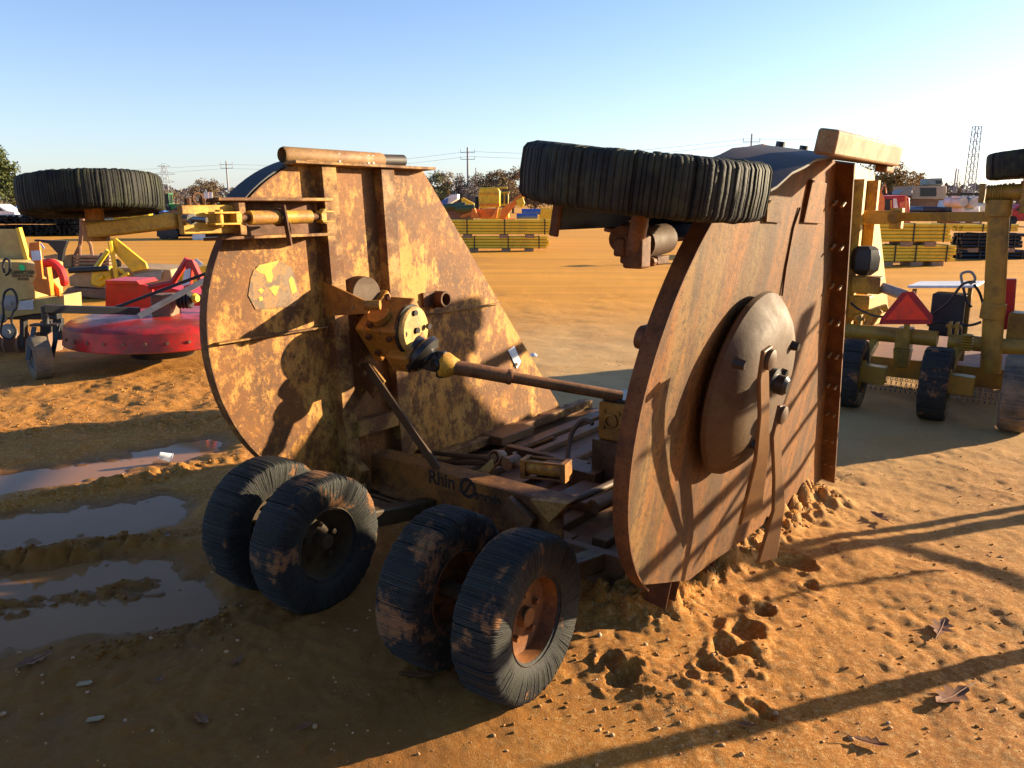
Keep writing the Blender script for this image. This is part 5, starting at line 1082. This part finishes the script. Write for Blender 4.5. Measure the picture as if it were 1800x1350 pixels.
# assorted far machines along the yard edge
far = [(355, 345, 'sign'), ]
o = thing('sale_sign', 'small white sign with orange posts beyond the raised left bracket', 'sign', at(366, 356, 70)); b = MB(); rect(b, 358, 338, 366, 350, 70, .05); rect(b, 367, 338, 373, 349, 70, .05); b.build('panel', C_wht, o); b = MB(); rect(b, 365.6, 337, 367.4, 358, 70.1, .06); b.build('post', C_or, o)
hz = [(-10, 60, C_wht), (8, 66, C_blue), (335, 66, C_brn), (700, 62, C_red), (735, 70, C_wht)]
for i, (px, Y, mt) in enumerate(hz):
    nm_ = {C_wht.name: 'white', C_blue.name: 'blue', C_brn.name: 'brown', C_red.name: 'red', C_green.name: 'green', C_ylw.name: 'yellow', C_or.name: 'orange'}[mt.name]
    where = ['at the far left edge', 'near the left pine', 'beyond the left wing wheel box', 'far behind the left wing top', 'far behind the left wing front edge', 'far behind the right raised tyre', 'below the right raised tyre', 'behind the right wing bracket', 'far behind the right wing'][i]
    gp = at(px, 356, Y); gp.z = 0; P_ = gp
    car(px, 356+1.6*1436/Y, 4.4, Y, mt, '%s car parked %s' % (nm_, where), 'car', i % 2 == 0)
# ================================================================ trees, poles, wires
def fol(name, c1, c2, trans=.25):
    m, t, b = nt(name); pos = N(t, 'ShaderNodeNewGeometry').outputs['Position']
    c = mix(t, ramp(t, noise(t, pos, .9, 4, .7), [(.35, 0), (.65, 1)]), c1, c2); t.links.new(c, b.inputs['Base Color']); b.inputs['Roughness'].default_value = .75; b.inputs['Specular IOR Level'].default_value = .15
    return m
F_pine = fol('pine_needles', (.035, .055, .018), (.10, .11, .035)); F_oak = fol('autumn_oak_leaves', (.15, .115, .07), (.24, .165, .09)); F_rus = fol('russet_leaves', (.21, .125, .065), (.28, .19, .09)); F_grn = fol('dull_green_leaves', (.09, .10, .05), (.16, .15, .075)); F_gry = fol('grey_bare_twigs', (.19, .16, .135), (.26, .22, .19)); F_org = fol('orange_autumn_leaves', (.26, .13, .03), (.30, .20, .06))  # distance haze and bare twigs both mixed into the paler tree tones
bark = plain('grey_bark', (.13, .10, .075), .9, .3, 5)
def limbs(b, p, d, L, r, depth, rr, tips):
    q = p+d*L; mid = p+d*L*.5+V((rr.gauss(0, .06), rr.gauss(0, .06), 0))*L; b.tube([p, mid, q], [r, r*.82, r*.62], 5)
    tips.append((q, L))
    if depth == 0: return
    for _ in range(rr.choice((2, 3, 3))):
        nd = (d+V((rr.gauss(0, .55), rr.gauss(0, .55), rr.gauss(.12, .3)))).normalized(); limbs(b, p.lerp(q, rr.uniform(.55, 1)), nd, L*rr.uniform(.6, .85), r*.58, depth-1, rr, tips)
def tree(px, py_top, Y, w_px, label, fm, seed, kind='round', name='tree', cat='tree', bare=False, group=None, nleaf=1500):
    rr = random.Random(seed); P0 = at(px, 356, Y); P0.z = 0; top = at(px, py_top, Y).z; wd = w_px/FPX*Y*1.03
    o = thing(name, label, cat, P0, 0, group); b = MB(Matrix.Translation(P0)); tips = []
    if kind == 'pine':
        b.tube([(0, 0, 0), (.1, 0, top*.5), (0, 0, top*.97)], [.028*top, .02*top, .004*top], 7); cl = []
        for i in range(34):
            z = top*(.22+.76*(i/34)); a = rr.uniform(0, 6.3); L = wd*.5*(1.05-(i/34))**.7*rr.uniform(.6, 1.1); q = V((math.cos(a)*L, math.sin(a)*L, z+L*.12))
            b.tube([(0, 0, z-.2), q*.6+V((0, 0, z*.4)), q], [.012*top*.5, .006*top*.5, .003], 4)
            cl += [(q*k+V((0, 0, z*(1-k))), .10*top) for k in (.5, .75, 1.0)]
        cl.append((V((0, 0, top)), .06*top))
    else:
        limbs(b, V((0, 0, 0)), V((rr.gauss(0, .05), 0, 1)), top*(.30 if not bare else .34), .028*top, 4 if bare else 3, rr, tips); cl = []
        if not bare:
            n = 26
            for i in range(n):
                a = rr.uniform(0, 6.3); u = rr.random()**.5; zz = rr.uniform(-1, 1); s = math.sqrt(max(0, 1-zz*zz))*u
                cl.append((V((math.cos(a)*s*wd*.5, math.sin(a)*s*wd*.5, top*(.56+.36*zz))), top*rr.uniform(.10, .17)))
            cl += [(q, top*.1) for q, L in tips[-20:] if q.z < top*.95]
    b.build('trunk', bark, o, ang=80)
    if bare: return o
    vs = []; fs = []; sz = (.017 if kind == 'pine' else .021)*top; nleaf = int(nleaf*2.2)
    for _ in range(nleaf):
        c, r = rr.choice(cl); e = V((rr.gauss(0, 1), rr.gauss(0, 1), rr.gauss(0, .75))); e = e.normalized()*r*rr.random()**.45
        u = V((rr.gauss(0, 1), rr.gauss(0, 1), rr.gauss(0, 1))).normalized(); v_ = u.cross(V((rr.gauss(0, 1), rr.gauss(0, 1), rr.gauss(0, 1)))).normalized(); s = sz*rr.uniform(.5, 1.4); p = c+e; n = len(vs)
        if p.z < .02: continue
        vs += [p-u*s, p+v_*s*.6, p+u*s, p-v_*s*.6]; fs.append((n, n+1, n+2, n+3))
    b = MB(Matrix.Translation(P0)); b.add(vs, fs); b.build('crown', fm, o, smooth=False)
    return o
tree(-6, 252, 62, 120, 'tall ragged pine with brown lower limbs at the left edge', F_pine, 1, 'pine', 'pine_tree', nleaf=4200)
tree(-30, 305, 66, 130, 'russet oak standing under the tall pine at the left edge', F_rus, 2, nleaf=2600, name='oak_tree')
tree(104, 268, 90, 70, 'leafless tree rising behind the left raised tyre', F_gry, 3, bare=True, name='bare_tree')
tree(366, 314, 140, 56, 'round dense grey green tree right of the left lattice pylon', F_oak, 4, nleaf=3500)
tree(415, 329, 150, 44, 'small dark green tree beside the round grey tree', F_grn, 5, nleaf=1600)
TL = [(180, 338, 170, 70, F_gry), (232, 335, 175, 60, F_oak), (272, 327, 165, 50, F_gry), (300, 331, 172, 46, F_oak), (330, 330, 178, 50, F_gry), (440, 338, 170, 60, F_gry), (480, 336, 172, 60, F_oak)]
for i, (px, pt, Y, w, f) in enumerate(TL): tree(px, pt, Y, w, ['low grey tree at the horizon behind the left tyre', 'low brown tree at the horizon behind the left tyre', 'grey tree right behind the left lattice pylon', 'brown tree just right of the left lattice pylon', 'grey tree between the left pylon and round tree', 'grey tree behind the left wing top corner', 'brown tree hidden behind the left wing top'][i], f, 20+i, nleaf=1300)
TM = [(735, 305, 120, 64, F_oak, 'brown tree just right of the left wing flange'), (765, 302, 126, 50, F_grn, 'dull green tree with brown top behind the tilted trailer'), (785, 300, 135, 56, F_rus, 'tallest russet tree left of the tall utility pole'), (815, 303, 128, 52, F_gry, 'grey leafless looking tree at the tall utility pole'), (845, 303, 130, 46, F_oak, 'brown tree above the loader bucket'), (872, 297, 124, 56, F_oak, 'broad brown tree above the loader cab'), (902, 293, 127, 60, F_rus, 'reddish brown tree at the left end of the right raised tyre'), (940, 296, 130, 60, F_oak, 'brown tree behind the right raised tyre'), (985, 300, 130, 60, F_gry, 'grey tree behind the right raised tyre'), (760, 325, 118, 40, F_grn, 'low green bush behind the tilted trailer'), (830, 325, 117, 50, F_gry, 'low grey thicket behind the loader'), (895, 322, 118, 50, F_oak, 'low brown thicket behind the boom arm')]
for i, (px, pt, Y, w, f, lb) in enumerate(TM): tree(px, pt, Y, w, lb, f, 40+i, nleaf=2200)
TR = [(1500, 292, 92, 90, F_grn, 'dull green tree behind the right wing skid'), (1535, 288, 95, 80, F_oak, 'brown tree behind the skid of the right wing'), (1572, 284, 90, 74, F_org, 'orange leaved tree right of the wing skid'), (1600, 303, 93, 66, F_rus, 'reddish tree lower right of the orange tree'), (1628, 318, 96, 60, F_grn, 'low green tree behind the army truck'), (1740, 325, 120, 90, F_gry, 'low grey wood behind the mast of the second mower'), (1790, 328, 118, 80, F_oak, 'brown tree at the right edge behind the second mower'), (1700, 332, 122, 60, F_gry, 'grey tree at the foot of the tall lattice tower'), (1660, 333, 125, 56, F_oak, 'brown tree left of the tall lattice tower')]
for i, (px, pt, Y, w, f, lb) in enumerate(TR): tree(px, pt, Y, w, lb, f, 70+i, nleaf=2200)
tree(1612, 283, 100, 70, 'slender bare tree above the reddish tree at right', F_gry, 91, bare=True, name='bare_tree'); tree(1692, 294, 110, 70, 'fine bare tree in front of the tall lattice tower', F_gry, 92, bare=True, name='bare_tree'); tree(1525, 300, 88, 60, 'bare tree beside the skid of the right wing', F_gry, 93, bare=True, name='bare_tree')
# poles and pylons
pole_m = plain('grey_pole', (.30, .30, .31), .7, .2, 3, bmp=0); lat_m = plain('galvanised_lattice', (.33, .35, .38), .6, .1, 3, bmp=0)
TOPS = []
def pole(px, pyt, Y, r, label, arms, name='utility_pole'):
    P0 = at(px, 356, Y); P0.z = 0; h = at(px, pyt, Y).z; o = thing(name, label, 'pole', P0, 0, None); T = Matrix.Translation(P0); b = MB(T); b.cyl((0, 0, 0), (0, 0, h), r*1.3, r*.8, 8); b.build('shaft', pole_m, o)
    if arms:
        b = MB(T)
        for k, z in enumerate(arms): b.bar((-1.1, 0, h*z), (1.1, 0, h*z), .08, .08); b.bar((-1.1, 0, h*z), (-1.1, 0, h*z+.5), .06, .06); b.bar((1.1, 0, h*z), (1.1, 0, h*z+.5), .06, .06); TOPS.append((P0.x-1.1, P0.y, h*z+.5))
        b.build('crossarm', pole_m, o)
    return o
pole(403, 283, 150, .16, 'tall grey utility pole left of the left wing', (.93, .86)); pole(823, 259, 130, .17, 'tallest utility pole above the yellow loader', (.92, .82)); pole(1314, 235, 110, .13, 'utility pole above the right raised tyre', (.90, .80))
pole(837, 295, 135, .10, 'slim pole just right of the tallest utility pole', ()); pole(860, 310, 140, .09, 'short slim pole above the loader bucket', ()); pole(881, 301, 138, .09, 'slim pole above the loader cab', ()); pole(1674, 296, 105, .10, 'left one of two thin poles near the tall lattice tower', (), 'utility_pole'); pole(1678, 297, 107, .08, 'right one of two thin poles near the tall lattice tower', (), 'utility_pole')
def lattice(px, pyt, Y, w0, w1, label, n, rr, arms=()):
    P0 = at(px, 356, Y); P0.z = 0; h = at(px, pyt, Y).z; o = thing('lattice_tower', label, 'pylon', P0); b = MB(Matrix.Translation(P0))
    c = lambda k, z: V(((1 if k in (0, 1) else -1)*(w0+(w1-w0)*z/h)/2, (1 if k in (1, 2) else -1)*(w0+(w1-w0)*z/h)/2, z))
    for k in range(4): b.bar(c(k, 0), c(k, h), rr*2, rr*2)
    for i in range(n):
        z0, z1 = h*i/n, h*(i+1)/n
        for k in range(4): b.bar(c(k, z1), c((k+1) % 4, z1), rr, rr); b.bar(c(k, z0), c((k+1) % 4, z1), rr, rr)
    b.build('frame', lat_m, o)
    if arms:
        b = MB(Matrix.Translation(P0))
        for z, L in arms: b.bar((-L, 0, h*z), (L, 0, h*z), rr*2, rr*2); b.bar((-L, 0, h*z), (0, 0, h*z+.9), rr, rr); b.bar((L, 0, h*z), (0, 0, h*z+.9), rr, rr); TOPS.append((P0.x, P0.y, h*z))
        b.build('crossarm', lat_m, o)
    return o
lattice(1701, 222, 105, 1.0, .75, 'tall narrow lattice tower above the right edge of the yard', 12, .04)
lattice(294, 291, 230, 3.2, .9, 'hazy lattice pylon with three cross arms at left', 7, .055, ((.98, 1.8), (.80, 3.0), (.62, 2.6)))
lattice(1150, 300, 230, 3.0, .9, 'lattice pylon hidden behind the right raised tyre', 6, .09, ((.95, 2.5),))
wire_m = plain('wire', (.30, .32, .35), .5, .05, 1, bmp=0)
for i, (a_, b_, Y0, Y1, lb) in enumerate((((-200, 300), (403, 289), 190, 150, 'topmost power line running left from the grey pole'), ((-200, 313), (403, 296), 190, 150, 'second power line running left from the grey pole'), ((403, 289), (823, 266), 150, 130, 'power line between the grey pole and tallest pole'), ((403, 296), (823, 275), 150, 130, 'lower power line between the grey pole and tallest pole'), ((823, 266), (1314, 244), 130, 110, 'power line between the tallest pole and right pole'), ((823, 275), (1314, 252), 130, 110, 'lower power line between the tallest pole and right pole'), ((1314, 244), (2000, 205), 110, 90, 'power line running right from the right pole'), ((1314, 262), (2000, 254), 110, 90, 'middle power line running right of the right pole'), ((1314, 282), (2000, 279), 115, 95, 'lowest power line at right in front of the lattice tower'))):
    p, q = at(*a_, Y0), at(*b_, Y1); pts = [p.lerp(q, k/16)-V((0, 0, 1.0*math.sin(PI*k/16))) for k in range(17)]; b = MB(); b.tube(pts, .017, 4); tag(b.build('power_line', wire_m), lb, 'wire')

# the far wood along the horizon: one mass
rr = random.Random(5); vs = []; fs = []
for i in range(26000):
    az = math.radians(rr.uniform(-62, 62)); d = rr.uniform(300, 340); x, y = d*math.sin(az), d*math.cos(az)
    hmax = 7.0+2.8*float(vnoise(np.array([az*22.]), np.array([1.5]), 3)[0])+2.2*float(vnoise(np.array([az*70.]), np.array([4.5]), 8)[0])
    z = max(.2, hmax*rr.random()**.6); s_ = rr.uniform(.35, .9); n = len(vs); p = V((x, y, z))
    u = V((rr.gauss(0, 1), rr.gauss(0, .4), rr.gauss(0, 1))).normalized()*s_; w_ = u.cross(V((rr.gauss(0, .4), 1, rr.gauss(0, .4)))).normalized()*s_*.6
    vs += [p-u, p+w_, p+u, p-w_]; fs.append((n, n+1, n+2, n+3))
b = MB(); b.add(vs, fs); tag(b.build('far_wood', fol('far_wood_foliage', (.15, .13, .11), (.22, .18, .15)), smooth=False), 'low grey brown wood along the horizon', None, kind='stuff')
# ================================================================ sun, sky
SUN_EL, SUN_AZ = math.radians(12.5), math.radians(70.0)
S = V((math.cos(SUN_EL)*math.sin(SUN_AZ), math.cos(SUN_EL)*math.cos(SUN_AZ), math.sin(SUN_EL)))
sun = bpy.data.lights.new('sun', 'SUN'); sun.energy = 5.0; sun.angle = math.radians(.6); sun.color = (1.0, .80, .52)
so = bpy.data.objects.new('sun', sun); COL.objects.link(so); so.rotation_euler = S.to_track_quat('Z', 'Y').to_euler()
w = bpy.data.worlds.new('World'); sc.world = w; w.use_nodes = True; t = w.node_tree; bg = t.nodes['Background']
sk = t.nodes.new('ShaderNodeTexSky'); sk.sky_type = 'NISHITA'; sk.sun_disc = False; sk.sun_elevation = SUN_EL; sk.sun_rotation = SUN_AZ
sk.air_density = 1.0; sk.dust_density = 1.0; sk.ozone_density = 2.5; sk.altitude = 0
tint = t.nodes.new('ShaderNodeMix'); tint.data_type = 'RGBA'; tint.blend_type = 'MULTIPLY'; tint.inputs[0].default_value = 1; tint.inputs[7].default_value = (.90, 1.0, 1.27, 1)
t.links.new(sk.outputs[0], tint.inputs[6]); tc = t.nodes.new('ShaderNodeTexCoord'); sz_ = t.nodes.new('ShaderNodeSeparateXYZ'); t.links.new(tc.outputs['Generated'], sz_.inputs[0])
hm = t.nodes.new('ShaderNodeMath'); hm.operation = 'MULTIPLY'; t.links.new(sz_.outputs['Z'], hm.inputs[0]); hm.inputs[1].default_value = -7.0
he = t.nodes.new('ShaderNodeMath'); he.operation = 'EXPONENT'; t.links.new(hm.outputs[0], he.inputs[0]); hc_ = t.nodes.new('ShaderNodeMath'); hc_.operation = 'MINIMUM'; t.links.new(he.outputs[0], hc_.inputs[0]); hc_.inputs[1].default_value = 1.0
hv = t.nodes.new('ShaderNodeMix'); hv.data_type = 'RGBA'; hv.blend_type = 'ADD'; hv.inputs[7].default_value = (2.0, 1.9, 1.9, 1); t.links.new(hc_.outputs[0], hv.inputs[0]); t.links.new(tint.outputs[2], hv.inputs[6])
t.links.new(hv.outputs[2], bg.inputs['Color']); bg.inputs['Strength'].default_value = .064
# ---------------------------------------------------------------- made-up rods outside the right edge, added to throw the long shadows
rk = thing('shadow_rods', 'rusty curved rods added unseen beyond the right edge to cast long shadows', 'shadow caster', (4.0, 4.4, 0))
def up(g, z): return g+S*(z/S.z)
def upw(px, py, tt): q = onW(WR, px, py, .0); return WR @ q + S*tt
sh = V((math.sin(SUN_AZ), math.cos(SUN_AZ), 0))
g0 = G(1800, 1150); p0 = g0+sh*1.1
b = MB(); b.tube([p0, p0+V((0, 0, .55)), p0+V((-.02, .0, 1.05))], [.045, .045, .04], 12); b.build('post', M.rim, rk)
gA = [G(1900, 880), G(1500, 945), G(1240, 1010), G(1010, 1098)]
b = MB(); b.tube(spl([up(g, z) for g, z in zip(gA, (.25, .55, .68, .85))]), .030, 10); b.build('tine', M.rim, rk)  # added rod, bent to lay a curved shadow on the ground
gB = [G(1900, 1070), G(1720, 1000), G(1560, 965), G(1420, 985), G(1300, 1030)]
b = MB(); b.tube(spl([up(g, z) for g, z in zip(gB, (.30, .42, .52, .60, .66))]), .022, 10); b.build('tine', M.rim, rk)
gC = [G(1640, 1012), G(1500, 1025), G(1370, 1052), G(1250, 1100)]
b = MB(); b.tube(spl([up(g, z) for g, z in zip(gC, (.50, .54, .60, .66))]), .012, 8); b.build('tine', M.rim, rk)
for pts, r in ((((1495, 500), (1405, 600), (1300, 690), (1120, 805)), .012), (((1480, 560), (1420, 670), (1360, 740)), .016), (((1480, 640), (1400, 760), (1290, 900), (1180, 1010)), .022), (((1450, 620), (1385, 720), (1300, 860), (1225, 985)), .018), (((1480, 700), (1400, 830), (1330, 900)), .026)):
    b = MB(); b.tube(spl([upw(px, py, 3.0) for px, py in pts]), r, 8); b.build('tine', M.rim, rk)  # added rods, shaped to lay shadow stripes on the right wing
q_ = upw(1300, 690, 3.0); b = MB(); b.tube([V((q_.x+.6, q_.y+.5, 0)), V((q_.x+.7, q_.y+.6, .9)), V((q_.x+.8, q_.y+.6, 1.9))], .05, 10); b.bar(V((q_.x+.75, q_.y+.6, 1.3)), p0+V((0, 0, .95)), .06, .06); b.build('frame', M.rim, rk)
sc.view_settings.view_transform = 'Standard'; sc.view_settings.look = 'None'; sc.view_settings.exposure = 1.7; sc.view_settings.gamma = 1.0
sc.cycles.use_denoising = True; sc.cycles.max_bounces = 6; sc.cycles.diffuse_bounces = 1
